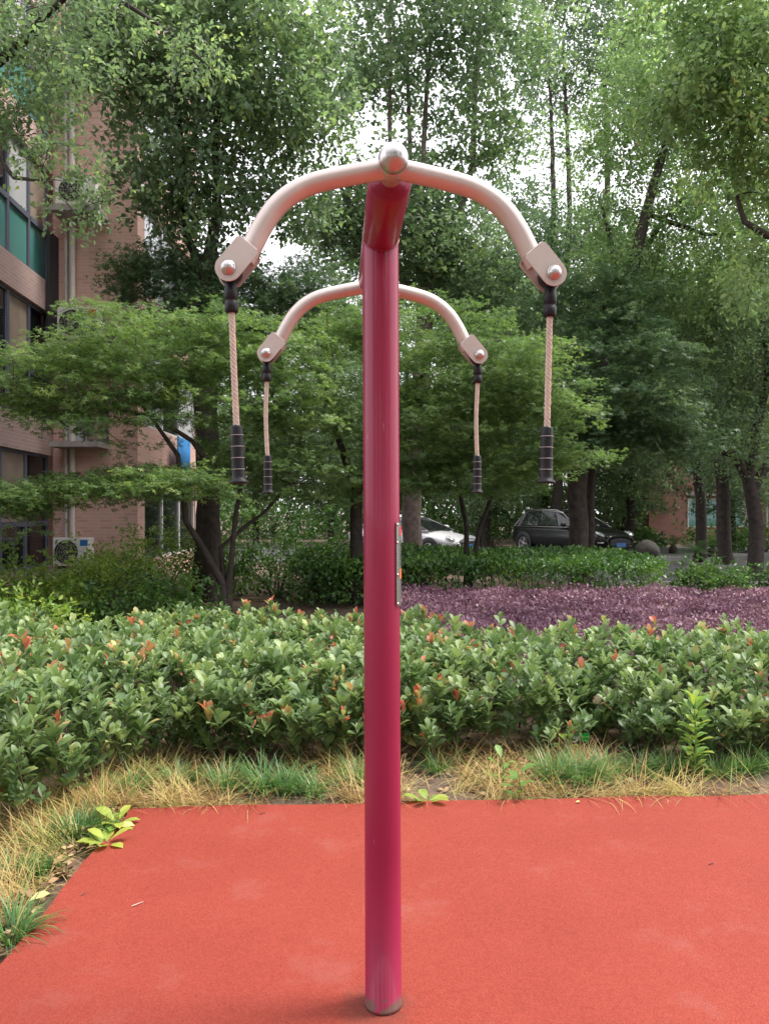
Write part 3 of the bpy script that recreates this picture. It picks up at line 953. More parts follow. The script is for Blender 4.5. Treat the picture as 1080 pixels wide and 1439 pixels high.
make_tree("shade_tree", "dark fine-leaved tree between the brick building and the forked tall tree", (P(250, 0, 14.8).x, 14.8, 0),
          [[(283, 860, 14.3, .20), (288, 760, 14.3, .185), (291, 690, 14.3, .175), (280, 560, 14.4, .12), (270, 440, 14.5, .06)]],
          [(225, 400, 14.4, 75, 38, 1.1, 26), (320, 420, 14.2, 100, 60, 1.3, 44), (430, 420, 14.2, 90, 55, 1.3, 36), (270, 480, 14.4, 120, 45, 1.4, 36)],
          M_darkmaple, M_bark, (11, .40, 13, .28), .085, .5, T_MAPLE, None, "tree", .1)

# ------------------------------------------------------------------ tall broadleaf trees
make_tree("camphor_tree", "tall forked camphor tree with two dark stems near the building", (P(290, 0, 13).x, 13.6, 0),
          [[(300, 880, 13.6, .17), (296, 650, 13.6, .16), (285, 430, 13.6, .15), (292, 380, 13.6, .14), (305, 300, 13.6, .085), (303, 180, 13.5, .06), (330, 40, 13.4, .03)],
           [(290, 390, 13.6, .09), (262, 330, 13.7, .07), (256, 240, 13.7, .06), (250, 120, 13.7, .045), (220, -20, 13.7, .025)]],
          [(250, 100, 13.6, 115, 90, 1.9, 40), (370, 90, 13.2, 110, 110, 1.9, 42), (285, 215, 13.3, 110, 60, 1.4, 16), (225, 260, 13.5, 60, 50, 1.0, 10),
           (430, 190, 13.8, 55, 45, 1.2, 9), (165, 90, 12.8, 70, 70, 1.3, 12), (300, -60, 13.2, 200, 60, 2, 30), (270, 330, 13.6, 70, 30, .9, 8), (390, 290, 13.6, 60, 45, 1.0, 7)],
          M_camphor, M_bark, CAMPH, .128)
make_tree("camphor_tree", "tall tree of several slender parallel stems rising behind the steel ball", (P(588, 0, 18).x, 18, 0),
          [[(580, 830, 18, .24), (578, 700, 18, .22), (596, 480, 18, .20), (600, 385, 18, .17), (575, 300, 18, .062), (576, 200, 18, .052), (570, 60, 18, .04)],
           [(600, 390, 18, .10), (553, 330, 17.8, .055), (547, 180, 17.8, .05), (548, 40, 17.8, .035)],
           [(600, 390, 18, .10), (592, 280, 18.2, .06), (596, 180, 18.2, .06), (606, 30, 18.2, .03)],
           [(600, 400, 18, .14), (640, 320, 18.2, .085), (664, 230, 18.2, .068), (668, 100, 18.2, .06), (680, -20, 18.2, .03)],
           [(590, 420, 18, .068), (520, 330, 17.8, .052), (470, 250, 17.6, .04)]],
          [(560, 60, 18, 110, 80, 2.0, 20), (680, 70, 18, 110, 90, 2.0, 26), (490, 100, 17.8, 50, 60, 1.3, 9), (620, 250, 18.2, 110, 60, 1.8, 16),
           (560, 330, 18, 110, 60, 1.8, 44), (490, 310, 17.8, 50, 50, 1.3, 12), (640, 390, 18, 90, 50, 1.6, 34), (600, -70, 18, 210, 60, 2.2, 50), (700, 190, 18.4, 55, 45, 1.3, 7)],
          M_camphor, M_barkgrey, (10, .62, 14, .38), .145)
make_tree("camphor_tree", "tall tree with thin upright dark stems against the pale sky", (P(800, 0, 31).x, 31, 0),
          [[(778, 820, 31, .24), (785, 600, 31, .2), (778, 400, 31, .14), (776, 220, 31, .09), (770, 60, 31, .04)],
           [(785, 500, 31, .15), (800, 300, 31, .11), (796, 180, 31, .08), (790, 60, 31, .04)],
           [(785, 480, 31, .15), (850, 380, 31, .14), (853, 260, 31, .12), (850, 120, 31, .06)]],
          [(810, 90, 31, 120, 60, 2.3, 40), (760, 340, 30.5, 70, 50, 1.8, 20), (850, 350, 30.5, 80, 55, 1.8, 22), (720, 300, 31, 60, 50, 1.8, 8), (820, -40, 31, 150, 70, 2.4, 48), (790, 215, 31, 90, 30, 1.8, 5),
           (740, 420, 30, 70, 50, 1.6, 26)],
          M_camphor, M_bark, (11, .98, 16, .58), .165)
make_tree("camphor_tree", "tall tree whose thick dark trunk hides the black car's door and leans higher up", (P(812, 0, 15.9).x, 15.9, 0),
          [[(815, 860, 15.9, .225), (813, 770, 15.9, .205), (810, 665, 15.9, .195), (822, 560, 16, .18), (868, 450, 16.4, .15), (890, 370, 16.6, .13), (910, 290, 16.7, .11), (935, 200, 16.8, .08), (960, 80, 16.5, .04)],
           [(890, 380, 17.2, .08), (930, 310, 17, .05), (985, 250, 16.6, .025)],
           [(870, 440, 17.4, .08), (860, 350, 17.2, .06), (845, 290, 17, .03)],
           [(905, 300, 17, .06), (990, 330, 16.4, .04), (1040, 330, 16, .02)]],
          [(900, 180, 17, 110, 70, 1.9, 44), (960, 90, 16.5, 110, 90, 1.9, 52), (900, 330, 17.2, 80, 60, 1.6, 28), (980, 380, 16.6, 100, 60, 1.7, 40), (860, 420, 17.3, 80, 40, 1.6, 24), (1040, 260, 16, 90, 70, 1.6, 36)],
          M_bright, M_bark, (10, .55, 14, .36), .10)
make_tree("broadleaf_tree", "tree with drooping fresh green leaves overhanging from beside the rubber surface", (P(1290, 0, 9.5).x, 9.5, 0),
          [[(1330, 950, 9.5, .17), (1300, 600, 9.5, .15), (1240, 380, 9.5, .12), (1150, 200, 9.4, .07), (1060, 90, 9.3, .03)],
           [(1240, 390, 9.5, .06), (1120, 345, 9.4, .05), (1075, 330, 9.3, .042), (1045, 312, 9.3, .034), (1035, 275, 9.3, .02)]],
          [(1030, 90, 9.4, 95, 85, 1.0, 40), (960, 130, 9.2, 60, 60, .8, 14), (1060, 210, 9.4, 60, 70, .8, 22), (1140, 150, 9.5, 90, 140, 1.2, 26), (1070, 390, 9.5, 26, 60, .4, 6), (1000, -20, 9.3, 110, 60, 1.0, 24)],
          M_bright, M_bark, (9, .33, 12, .24), .085, .15, T_OVAL, None, "tree", .3)
make_tree("broadleaf_tree", "tree whose leafy boughs hang in front of the balcony glazing", (-6.0, 8.2, 0),
          [[(-250, 900, 8.2, .15), (-230, 500, 8.2, .12), (-160, 250, 8.1, .09), (-40, 120, 7.9, .05), (60, 40, 7.7, .025)],
           [(-170, 270, 8.1, .05), (-20, 200, 7.8, .03), (20, 250, 7.7, .022), (60, 255, 7.6, .012)],
           [(-60, 140, 7.9, .035), (120, -30, 7.6, .03), (230, 40, 7.4, .016), (270, 72, 7.35, .010), (300, 100, 7.3, .003)]],
          [(30, 60, 7.7, 70, 60, .7, 26), (20, 170, 7.7, 50, 40, .5, 14), (90, 230, 7.5, 60, 26, .4, 6), (110, 110, 7.5, 60, 40, .6, 6), (140, 300, 7.6, 40, 22, .3, 4), (130, 10, 7.5, 80, 36, .6, 9), (-60, 60, 7.9, 60, 90, .7, 16), (260, 70, 7.35, 50, 30, .35, 6)],
          M_camphor, M_bark, (7, .26, 10, .2), .062, .1, T_OVAL, None, "tree", .12)
# darker trees on the right bank
make_tree("camphor_tree", "dark tree with a low fork whose curved limbs frame the far brick house", (P(1058, 0, 18).x, 18, 0),
          [[(1060, 830, 18, .19), (1062, 740, 18, .165), (1052, 670, 18, .15), (1062, 600, 18, .11), (1078, 530, 18, .08), (1070, 440, 18, .05)],
           [(1052, 680, 18, .12), (1030, 640, 18, .09), (1000, 630, 17.9, .06), (960, 610, 17.6, .03)],
           [(1056, 690, 18, .12), (1085, 640, 18, .10), (1120, 560, 18, .06)]],
          [(1030, 450, 18, 80, 50, 1.6, 30), (1080, 520, 17.8, 50, 60, 1.4, 14), (960, 470, 18.2, 80, 50, 1.6, 30), (960, 600, 17.8, 60, 30, 1.2, 14), (1120, 480, 18, 60, 90, 1.6, 20), (1010, 560, 17.8, 60, 50, 1.4, 16), (1040, 620, 17.6, 40, 26, 1, 8)],
          M_camphor, M_bark, (10, .55, 14, .36), .10)
make_tree("camphor_tree", "straight dark tree with pale lower trunk beside the driveway palms", (P(1016, 0, 23).x, 23, 0),
          [[(1018, 800, 23, .22), (1016, 700, 23, .19), (1006, 600, 23, .15), (985, 500, 23, .13), (975, 400, 23, .06)],
           [(1010, 620, 23, .10), (1040, 540, 23, .07), (1050, 450, 23, .03)]],
          [(1040, 430, 23, 90, 60, 2, 30), (1010, 560, 23, 70, 45, 1.6, 22), (1000, 640, 24, 60, 30, 1.4, 10)],
          M_camphor, M_bark, (10, .70, 14, .42), .13)
make_tree("camphor_tree", "straight dark tree next to the plain red wall, behind the spiky palms", (P(984, 0, 26).x, 26, 0),
          [[(985, 830, 26, .2), (984, 700, 26, .17), (965, 560, 26, .12), (960, 430, 26, .06)]],
          [(940, 530, 26, 80, 60, 2.2, 32), (900, 470, 25, 80, 70, 2.2, 36), (990, 500, 26, 60, 60, 1.8, 18), (930, 610, 26, 60, 36, 1.8, 16)],
          M_camphor, M_bark, (10, .76, 14, .45), .14)

# ------------------------------------------------------------------ distant trees beyond the drive (one built, then copied)
def copy_tree(o, loc, rz, sc, label):
    c = o.copy(); COL.objects.link(c); c.location = loc; c.rotation_euler = (0, 0, rz); c.scale = (sc, sc, sc)
    c["label"] = label
    for ch in o.children:
        d = ch.copy(); COL.objects.link(d); d.parent = c
    return c


far = make_tree("distant_tree", "dense tree standing beyond the drive", (0, 38, 0),
                [[(540, 780, 38, .24), (542, 640, 38, .19), (530, 480, 38, .12), (545, 330, 38, .06)],
                 [(541, 660, 38, .12), (580, 560, 38, .08), (600, 470, 38, .04)]],
                [(540, 450, 38, 100, 80, 3.2, 40), (500, 590, 38, 110, 70, 3.2, 44), (590, 580, 38, 100, 75, 3.0, 44), (545, 360, 38, 70, 60, 2.4, 18), (540, 680, 38, 100, 36, 2.6, 18)],
                M_camphor, M_bark, (11, .85, 15, .5), .19)
far["group"] = "trees beyond the drive"
far.location = (-15, 37, 0)
far["label"] = "dense tree beyond the drive, nearest the apartment building"
spots = [(-10.5, 35, 1.0, .7, "dense tree beyond the drive, second from the apartment building"),
         (-6.5, 39, 2.2, .75, "dense tree beyond the drive, behind the forked tall tree"),
         (-2.5, 36, 3.1, .7, "dense tree beyond the drive, just left of the white car"),
         (1.0, 40, 4.0, .85, "dense tree beyond the drive, behind the white car"),
         (4.5, 37, 5.1, .9, "dense tree beyond the drive, between the two cars"),
         (8.5, 41, .4, .85, "dense tree beyond the drive, behind the black car's roof"),
         (12.5, 40, 1.7, .8, "dense tree beyond the drive, next to the plain red wall"),
         (24.5, 38, 2.6, 1.0, "dense tree beyond the drive, in front of the far brick house's end"),
         (4.3, 32.5, 2.0, .8, "dense tree beyond the drive, right behind the white car's bonnet"),
         (10.7, 33.5, .9, .85, "dense tree beyond the drive, close behind the black car's bonnet"),
         (14.2, 31.5, 3.7, .8, "dense tree standing on the drive's edge by the spiky palms"),
         (13.2, 19.0, 1.1, .85, "dense tree added to shade the drive, beside the low-forked tree"),  # this and the next added mostly out of frame, to shade drive and car
         (18.5, 26.0, 5.0, .9, "dense tree added to shade the drive, past the low-forked tree"),
         (18.5, 55, 2.6, 1.2, "large dense tree rising behind the far brick house"),
         (9.0, 52, 1.2, 1.0, "large dense tree far behind the black car"),
         (-2.0, 54, 3.3, 1.0, "large dense tree far behind the white car"),
         (-12.0, 52, .3, .95, "large dense tree far behind the apartment building's end")]
for x, y, rz, sc, lb in spots:
    copy_tree(far, (x, y, 0), rz, sc, lb)
for x, y, rz, sc, lb in [(-13, -11, .7, .95, "dense tree on the open side of the red rubber, towards the apartment building"), (-6, -15, 2.9, 1.0, "dense tree on the open side of the red rubber, second along"),
                         (1.5, -13, 4.4, 1.05, "dense tree on the open side of the red rubber, facing the crimson post"), (8.5, -15, 5.6, 1.0, "dense tree on the open side of the red rubber, facing the cars"),
                         (15, -10, 1.5, 1.0, "dense tree on the open side of the red rubber, farthest from the apartment building")]:
    copy_tree(far, (x, y, 0), rz, sc, lb)["group"] = "trees on the open side of the rubber"
for i, (u, Y, rx, h) in enumerate([(470, 33, 2.6, 2.2), (600, 35, 2.8, 2.4), (690, 33.5, 2.4, 1.9), (760, 35, 2.4, 2.2), (1010, 35, 1.8, 1.2), (350, 32, 2.6, 2.4), (905, 34, 1.3, .7), (1075, 30, 1.6, 1.1)]):
    shrub("shrub", ["dark shrub beyond the drive seen left of the white car", "dark shrub beyond the drive behind the white car", "dark shrub beyond the drive between the cars",
                    "rounded shrub beyond the drive behind the black car", "shrub at the foot of the far brick house windows", "dark shrub beyond the drive behind the forked maple",
                    "low sunlit shrub between black car and plain red wall", "shrub beyond the drive beside the low-forked tree"][i],
          P(u, 0, Y), (rx, 1.2, h), 1500, M_shrub, .16, T_DIA, None)


n_ = 26000
X = RNG.uniform(-32, 15, n_); Yb = RNG.uniform(44, 48, n_)
Hh = 3.4 + .8 * hnoise(X * .5, Yb * .5) + .5 * np.sin(X * 1.7)
pos = np.stack([X, Yb, RNG.random(n_) * Hh], 1)
tag(link("distant_thicket", leaf_cloud_mesh("distant_thicket", pos, RNG.normal(size=(n_, 3)), RNG.normal(size=(n_, 3)) + np.array([0, -.3, .8]), RNG.uniform(.2, .42, n_),
    RNG.random(n_) * .6 + .4 * (.5 + .5 * np.sin(X * 1.3)), T_DIA, M_shrub), None, "stuff"), "dense green thicket closing the view beyond the drive", "thicket")

# ------------------------------------------------------------------ apartment building on the left
def apartment():
    root = empty("apartment_building", (-6.9, 16, 0))
    tag(root, "brick apartment block with teal balcony glass, cream downpipes and recessed side bay", "building")
    T = Matrix.Translation((6.9, -16, 0))        # world -> root space
    ang = math.atan2(-1, .055)
    # facade frame: local x along the facade from the corner towards the viewer, local y outward (+X), z up
    d = Vector((.055, -1, 0)).normalized(); nrm = Vector((1, .055, 0)).normalized()
    Mw = Matrix(((d.x, nrm.x, 0, 0), (d.y, nrm.y, 0, 0), (0, 0, 1, 0), (0, 0, 0, 1)))
    LW = 8.0
    w = MB()
    floors = [(-.2, .45), (2.72, 3.40), (5.65, 6.26), (8.58, 9.20), (11.5, 12.3)]
    for z0, z1 in floors:
        w.box((0, -.30, z0), (LW, 0, z1), 0, Mw)
    w.build("wall", M_brickp, root)
    bk = MB(); bk.box((0.02, -3.2, -.2), (LW, -.9, 12.2), 0, Mw); bk.build("room_back", M_room, root)
    fl = MB()
    for z0, z1 in floors: fl.box((0.03, -.95, z1 - .25), (LW, -.31, z1 - .06), 0, Mw)
    fl.build("floor_slab", M_concrete, root)
    def glazing(z0, z1, zr, teal, M_, L0, bay, name="window"):
        """bays of one storey: rail at zr, lower glass, upper sash"""
        k = 0
        s = L0[0]
        while s < L0[1] - .1:
            e = min(s + bay, L0[1])
            f = MB()
            for (a, b_) in ((s, s + .045), (e - .045, e - .002)):
                f.box((a, -.16, z0 + .002), (b_, -.075, z1 - .002), 0, M_)
            f.box((s + .045, -.16, zr - .05), (e - .045, -.06, zr + .05), 0, M_)
            f.box((s + .045, -.15, z1 - .06), (e - .045, -.08, z1 - .003), 0, M_)
            f.box((s + .045, -.15, z0 + .003), (e - .045, -.08, z0 + .05), 0, M_)
            wo = f.build(name, M_frame, root)
            p = MB(); p.box((s + .045, -.125, z0 + .05), (e - .045, -.115, zr - .05), 0, M_)
            p.build("pane", M_teal if teal else M_glass, wo)
            p = MB(); p.box((s + .045, -.125, zr + .05), (e - .045, -.115, z1 - .06), 0, M_)
            p.build("pane", [M_curtain, M_glassw, M_glass, M_curtain][k % 4] if teal else [M_glass, M_curtain][k % 2], wo)
            s = e; k += 1
    glazing(6.26, 8.58, 7.30, True, Mw, (.05, LW), .95)
    glazing(3.40, 5.65, 4.3, False, Mw, (.05, LW), .95)
    glazing(.45, 2.72, 1.32, False, Mw, (.05, LW), 1.1)
    glazing(9.20, 11.5, 10.2, True, Mw, (.05, LW), .95)
    # wall facing the camera
    w = MB()
    w.box((0.0, 0.02, -.2), (1.76, .5, 13.6), 0)
    w.box((-6, .5, -.2), (-.002, 3.0, 13.6), 0); w.box((-2, 5.002, -.2), (1.74, 5.2, 13.6), 0)
    w.build("wall", M_brick, root)
    pp = MB(); pp.tube([(.30, -.05, .55), (.30, -.05, 13.4)], .035, 10); pp.build("downpipe", M_pipe, root)
    pp = MB(); pp.tube([(.44, -.07, .55), (.44, -.07, 13.4)], .06, 12); pp.build("downpipe", M_pipe, root)
    fin = MB(); fin.box((.06, -.42, 5.1), (.12, .018, 7.25)); fin.build("blind_box", M_darkmetal, root)
    for z in (2.86, 4.88, 7.6, 10.5):
        s_ = MB(); s_.box((.19, -.62, z), (1.16, .018, z + .11)); lo = s_.build("ledge", M_concrete, root)
    # two windows on that wall at first floor level
    for x0 in (.24, .72):
        f = MB(); z0, z1 = 2.99, 3.75
        f.box((x0, -.02, z0), (x0 + .04, .018, z1)); f.box((x0 + .40, -.02, z0), (x0 + .44, .018, z1)); f.box((x0 + .04, -.02, z1 - .04), (x0 + .40, .018, z1)); f.box((x0 + .04, -.02, z0), (x0 + .40, .018, z0 + .04))
        wo = f.build("window", M_frame, root)
        p = MB(); p.box((x0 + .04, -.005, z0 + .04), (x0 + .40, .004, z1 - .04)); p.build("pane", M_curtain if x0 > .5 else M_glassw, wo)
    # recessed side running back
    M2 = Matrix(((0, 1, 0, 1.76), (1, 0, 0, .5), (0, 0, 1, 0), (0, 0, 0, 1)))    # local x -> +Y, local y -> +X
    w = MB()
    for z0, z1 in [(-.2, .5), (2.4, 3.4), (5.3, 6.3), (8.2, 9.2), (11.1, 13.4)]:
        w.box((0.002, -.30, z0), (4.5, 0, z1), 0, M2)
    w.build("wall", M_brick, root)
    bk = MB(); bk.box((0.02, -3.2, -.2), (4.45, -.9, 12.2), 0, M2); bk.build("room_back", M_room, root)
    for z0, z1 in ((.5, 2.4), (3.4, 5.3), (6.3, 8.2), (9.2, 11.1)):
        s = .05; k = 0
        while s < 4.4:
            e = s + 1.48
            f = MB()
            f.box((s, -.16, z0 + .002), (s + .05, -.06, z1 - .002), 0, M2); f.box((e - .05, -.16, z0 + .002), (e - .002, -.06, z1 - .002), 0, M2)
            f.box((s + .05, -.15, z0 + .003), (e - .05, -.07, z0 + .06), 0, M2); f.box((s + .05, -.15, z1 - .06), (e - .05, -.07, z1 - .003), 0, M2)
            wo = f.build("window", M_framew, root)
            p = MB(); p.box((s + .05, -.12, z0 + .06), (e - .05, -.11, z1 - .06), 0, M2); p.build("pane", [M_glassw, M_glass][k % 2] if z0 > 3 else M_glass, wo)
            s = e; k += 1
    rf = MB(); rf.box((-7, .4, 13.6), (1.9, 5.3, 13.75)); rf.build("roof_slab", M_concrete, root)
    return root


apartment()


def ac_unit(p, label, w=.80, h=.58, mark=None):
    root = empty("air_conditioner", p); tag(root, label, "air conditioner", "air conditioner boxes on the apartment wall")
    b = MB(); b.box((0, 0, 0), (w, .3, h)); o = b.build("casing", M_white, root)
    bv = o.modifiers.new("b", 'BEVEL'); bv.width = .015; bv.segments = 2
    gr = MB()
    cx, cz, R_ = w * .38, h * .5, h * .42
    for k in range(5):
        rr = R_ * (1 - k / 5)
        gr.tube([(cx + rr * math.cos(q), -.012, cz + rr * math.sin(q)) for q in [i * 2 * PI / 24 for i in range(25)]], .006, 4, 0, False)
    for k in range(4):
        q = k * PI / 4
        gr.tube([(cx - R_ * math.cos(q), -.012, cz - R_ * math.sin(q)), (cx + R_ * math.cos(q), -.012, cz + R_ * math.sin(q))], .006, 4, 0, False)
    gr.build("fan_grille", M_ring, root)
    dk = MB(); dk.lathe([(0, 0), (R_, 0)], 24, 0, Matrix.Translation((cx, -.004, cz)) @ Matrix.Rotation(PI / 2, 4, 'X')); dk.build("fan_opening", M_room, root)
    if mark:
        k = MB(); k.box((w * .76, -.006, h * .72), (w * .97, -.002, h * .93)); k.build("badge", mark, root)
    ft = MB(); ft.box((.08, .03, -.06), (.14, .27, 0)); ft.box((w - .14, .03, -.06), (w - .08, .27, 0)); ft.build("foot", M_darkmetal, root)
    return root


M_blue = plain("blue_print", (.03, .17, .45), .4)
M_redp = plain("red_print", (.6, .03, .03), .4)
ac_unit((-6.62, 15.35, .47), "cream air conditioner box with blue badge behind the yellow-green shrub", .72, .56, M_blue)
ac_unit((-6.60, 15.5, 5.06), "white air conditioner box with red badge peeping over the maple", .82, .62, M_redp)
ac_unit((-6.64, 15.5, 7.77), "air conditioner box on the ledge half hidden by hanging leaves", .82, .55)
st_ = MB(); st_.box((-6.68, 15.3, -.1), (-5.75, 15.7, .41)); tag(st_.build("plinth", M_concrete), "low concrete plinth carrying the blue-badged air conditioner", "plinth")
# washing hung at the recessed side
M_cloth = plain("blue_cloth", (.03, .20, .48), .85, var=.12)
cb = MB(); vs = []; K = 16
for i in range(K + 1):
    for j in range(2):
        vs.append((.03 * math.sin(i * 1.3) + .02, i / K * 1.1, -.9 * j + .02 * math.sin(i * 2)))
cb.add(vs, [(2 * i, 2 * i + 2, 2 * i + 3, 2 * i + 1) for i in range(K)], 0, True)
cl = cb.build("hanging_sheet", M_cloth)
cl.location = (-4.95, 18.3, 3.35)
cl.modifiers.new("s", 'SOLIDIFY').thickness = .01
tag(cl, "bright blue sheet hung out below the recessed windows", "laundry")

# ------------------------------------------------------------------ far brick house on the right
def far_house():
    x0, y0 = 15.6, 43.0
    root = empty("brick_house", (x0, y0, 0)); tag(root, "far brick house with teal windows seen between the right-hand trunks", "building")
    w = MB(); w.box((0, 0, -.2), (16, 6, 14)); w.build("wall", M_brickd, root)
    w = MB(); w.box((-2.2, -4.0, -.2), (-.3, -.02, 3.6)); w.build("side_wall", M_brickd, root)
    for zz in (.7, 3.7, 6.7, 9.7):
        sl = MB(); sl.box((0.3, -.35, zz + 1.75), (14, -.002, zz + 1.95)); sl.build("ledge", M_concrete, root)
        for k in range(6):
            xw = 1.3 + k * 2.2
            f = MB()
            for a, b_ in ((0, .07), (.83, .90), (1.66, 1.73)):
                f.box((xw + a, -.09, zz), (xw + b_, -.002, zz + 1.6))
            f.box((xw + .07, -.08, zz), (xw + 1.66, -.003, zz + .06)); f.box((xw + .07, -.08, zz + 1.54), (xw + 1.66, -.003, zz + 1.6))
            wo = f.build("window", M_framew, root)
            p = MB(); p.box((xw + .07, -.05, zz + .06), (xw + .83, -.03, zz + 1.54)); p.build("pane", M_teal, wo)
            p = MB(); p.box((xw + .90, -.05, zz + .06), (xw + 1.66, -.03, zz + 1.54)); p.build("pane", M_glassw if k % 2 else M_teal, wo)
    pp = MB(); pp.tube([(5.0, -.15, 0), (5.0, -.15, 14)], .11, 10); pp.build("downpipe", M_pipe, root)
    rf = MB(); rf.box((-.4, -.4, 14.0), (16.4, 6.4, 14.3)); rf.build("roof_slab", M_concrete, root)


far_house()
bo = bpy.data.meshes.new("boulder")
import bmesh
bm = bmesh.new(); bmesh.ops.create_icosphere(bm, subdivisions=3, radius=.5)
for v_ in bm.verts:
    c = v_.co; k = 1 + .10 * math.sin(c.x * 7 + c.z * 3) + .07 * math.sin(c.y * 9 + 1)
    v_.co = Vector((c.x * .9 * k, c.y * .8 * k, c.z * .68 * k))
bm.to_mesh(bo); bm.free()
bo.polygons.foreach_set("use_smooth", [True] * len(bo.polygons)); bo.materials.append(plain("boulder_stone", (.10, .092, .085), .9, bump=.5, bscale=8, var=.3))
o = link("boulder", bo); o.location = (P(908, 0, 26.6).x, 26.6, .2); tag(o, "rounded grey boulder beside the black car's bumper", "boulder")


# ------------------------------------------------------------------ cars
def car(name, label, loc, rz, paint, L=4.85, W=1.94, H=1.66, suv=True):
    root = empty(name, loc, (0, 0, rz)); tag(root, label, "car")
    hl = L / 2
    # stations: x, half width, bottom, sill bulge z, shoulder z
    S = [(-hl, .66, .42, .62, .80 if suv else .78), (-hl + .10, .80, .34, .62, 1.00 if suv else .95), (-hl + .45, .93, .26, .60, 1.06 if suv else 1.0), (-1.2, .965, .22, .58, 1.05 if suv else .98),
         (0, .97, .22, .58, 1.03 if suv else .95), (.75, .97, .22, .58, 1.01 if suv else .92), (1.35, .965, .24, .60, .98 if suv else .86), (hl - .45, .93, .26, .60, .90 if suv else .76), (hl - .12, .82, .30, .58, .78 if suv else .66), (hl, .62, .38, .56, .66)]
    k = W / 1.94
    body = MB(); vs = []; R_ = 11
    for x, hw, zb_, zm, zs in S:
        hw *= k
        ring = [(-hw * .80, zb_), (-hw * .97, zb_ + .10), (-hw, zm), (-hw * .985, zs - .16), (-hw * .92, zs - .03), (-hw * .5, zs + .03), (0, zs + .05)]
        full = ring + [(-a, b_) for a, b_ in ring[-2::-1]]
        vs += [(x, a, b_) for a, b_ in full]
    n = 13
    fs = []
    for i in range(len(S) - 1):
        for j in range(n - 1):
            fs.append((i * n + j, i * n + j + 1, (i + 1) * n + j + 1, (i + 1) * n + j))
        fs.append((i * n + n - 1, i * n, (i + 1) * n, (i + 1) * n + n - 1))
    fs.append(tuple(range(n))); fs.append(tuple((len(S) - 1) * n + j for j in range(n - 1, -1, -1)))
    body.add(vs, fs, 0, True)
    bo_ = body.build("body", paint, root)
    sub = bo_.modifiers.new("s", 'SUBSURF'); sub.levels = 1; sub.render_levels = 2
    zr = H
    # cabin: x, half width, z
    zs = 1.0 if suv else .92
    base = [(1.22, .80), (.35, .885), (-.7, .885), (-1.75, .86), (-2.2 if suv else -1.9, .78)]
    top = [(.30, .60), (-.05, .64), (-.8, .65), (-1.45 if suv else -1.1, .62), (-1.85 if suv else -1.35, .55)]
    tz = [zr - .10, zr - .03, zr, zr - .03, zr - .11]
    cab = MB(); vs = []
    for (bx, bw), (tx, tw_), z in zip(base, top, tz):
        vs += [(bx, -bw * k, zs - .05), (tx, -tw_ * k, z - .05), (tx - .02, -tw_ * .8 * k, z), (tx - .02, tw_ * .8 * k, z), (tx, tw_ * k, z - .05), (bx, bw * k, zs - .05)]
    fs = []
    for i in range(4):
        for j in range(5):
            fs.append((6 * i + j, 6 * i + j + 1, 6 * i + 7 + j, 6 * i + 6 + j))
    fs += [tuple(range(6)), tuple(24 + j for j in range(5, -1, -1))]
    cab.add(vs, fs, 0, True)
    cab.build("cabin", paint, root)
    V = [Vector(v) for v in vs]

    def pane(nm, quad, off, m, inset=.06, nrm=None):
        c = sum(quad, Vector()) / 4
        nn = (quad[1] - quad[0]).cross(quad[3] - quad[0]).normalized()
        if nrm is not None and nn.dot(nrm) < 0: nn = -nn
        q = [p.lerp(c, inset) + nn * off for p in quad]
        mb = MB(); mb.add(q + [p - nn * .02 for p in q], [(0, 1, 2, 3), (0, 4, 5, 1), (1, 5, 6, 2), (2, 6, 7, 3), (3, 7, 4, 0)])
        return mb.build(nm, m, root)
    up = Vector((0, 0, .09))
    pane("windscreen", [V[0] + up * .6, V[5] + up * .6, V[4], V[1]], .012, M_glass, .05, Vector((1, 0, .5)))
    pane("rear_window", [V[24] + up, V[29] + up, V[28], V[25]], .012, M_glass, .08, Vector((-1, 0, .5)))
    for sgn, a, b_ in ((-1, 0, 1), (1, 5, 4)):
        for i in range(3):
            q = [V[6 * i + a] + up, V[6 * i + 6 + a] + up, V[6 * i + 6 + b_], V[6 * i + b_]]
            pane("side_window", q, .012, M_glass, .05, Vector((0, sgn, .3)))
        tr = MB()
        pts = [V[6 * i + a] + up * .7 + Vector((0, sgn * .012, 0)) for i in range(5)]
        pts2 = [V[6 * i + b_] + Vector((0, sgn * .012, 0)) for i in range(5)]
        tr.tube(pts, .012, 6); tr.tube([pts[0]] + pts2 + [pts[-1]], .012, 6)
        tr.build("window_trim", M_steel, root)
        if suv:
            rl = MB(); rl.tube([V[6 * i + b_] + Vector((0, -sgn * .03, .045 if 0 < i < 4 else .01)) for i in range(5)], .016, 6); rl.build("roof_rail", M_steel, root)
        mr = MB()
        Mm = Matrix.Translation((.78, sgn * 1.05 * k, zs + .10))
        mr.lathe([(0, -.08), (.06, -.07), (.085, -.02), (.085, .04), (.06, .075), (0, .08)], 10, 0, Mm @ Matrix.Scale(1.4, 4, Vector((0, 1, 0))))
        mr.tube([(.80, sgn * .88 * k, zs + .04), (.78, sgn * 1.0 * k, zs + .08)], .025, 6)
        mr.build("mirror", paint, root)
        hm = MB()
        Mh = Matrix.Translation((hl - .27, sgn * .66 * k, .80 if suv else .68)) @ Matrix.Rotation(-sgn * .5, 4, 'Z') @ Matrix.Rotation(.5, 4, 'Y')
        hm.lathe([(0, .09), (.10, .075), (.17, .03), (.19, -.03), (.15, -.08)], 14, 0, Mh @ Matrix.Scale(.6, 4, Vector((0, 0, 1))))
        hm.build("headlight", M_lamp, root)
        dl = MB(); dl.box((hl - .22, sgn * .72 * k - .13, .50), (hl - .07, sgn * .72 * k + .13, .53)); dl.build("fog_light", M_steel, root)
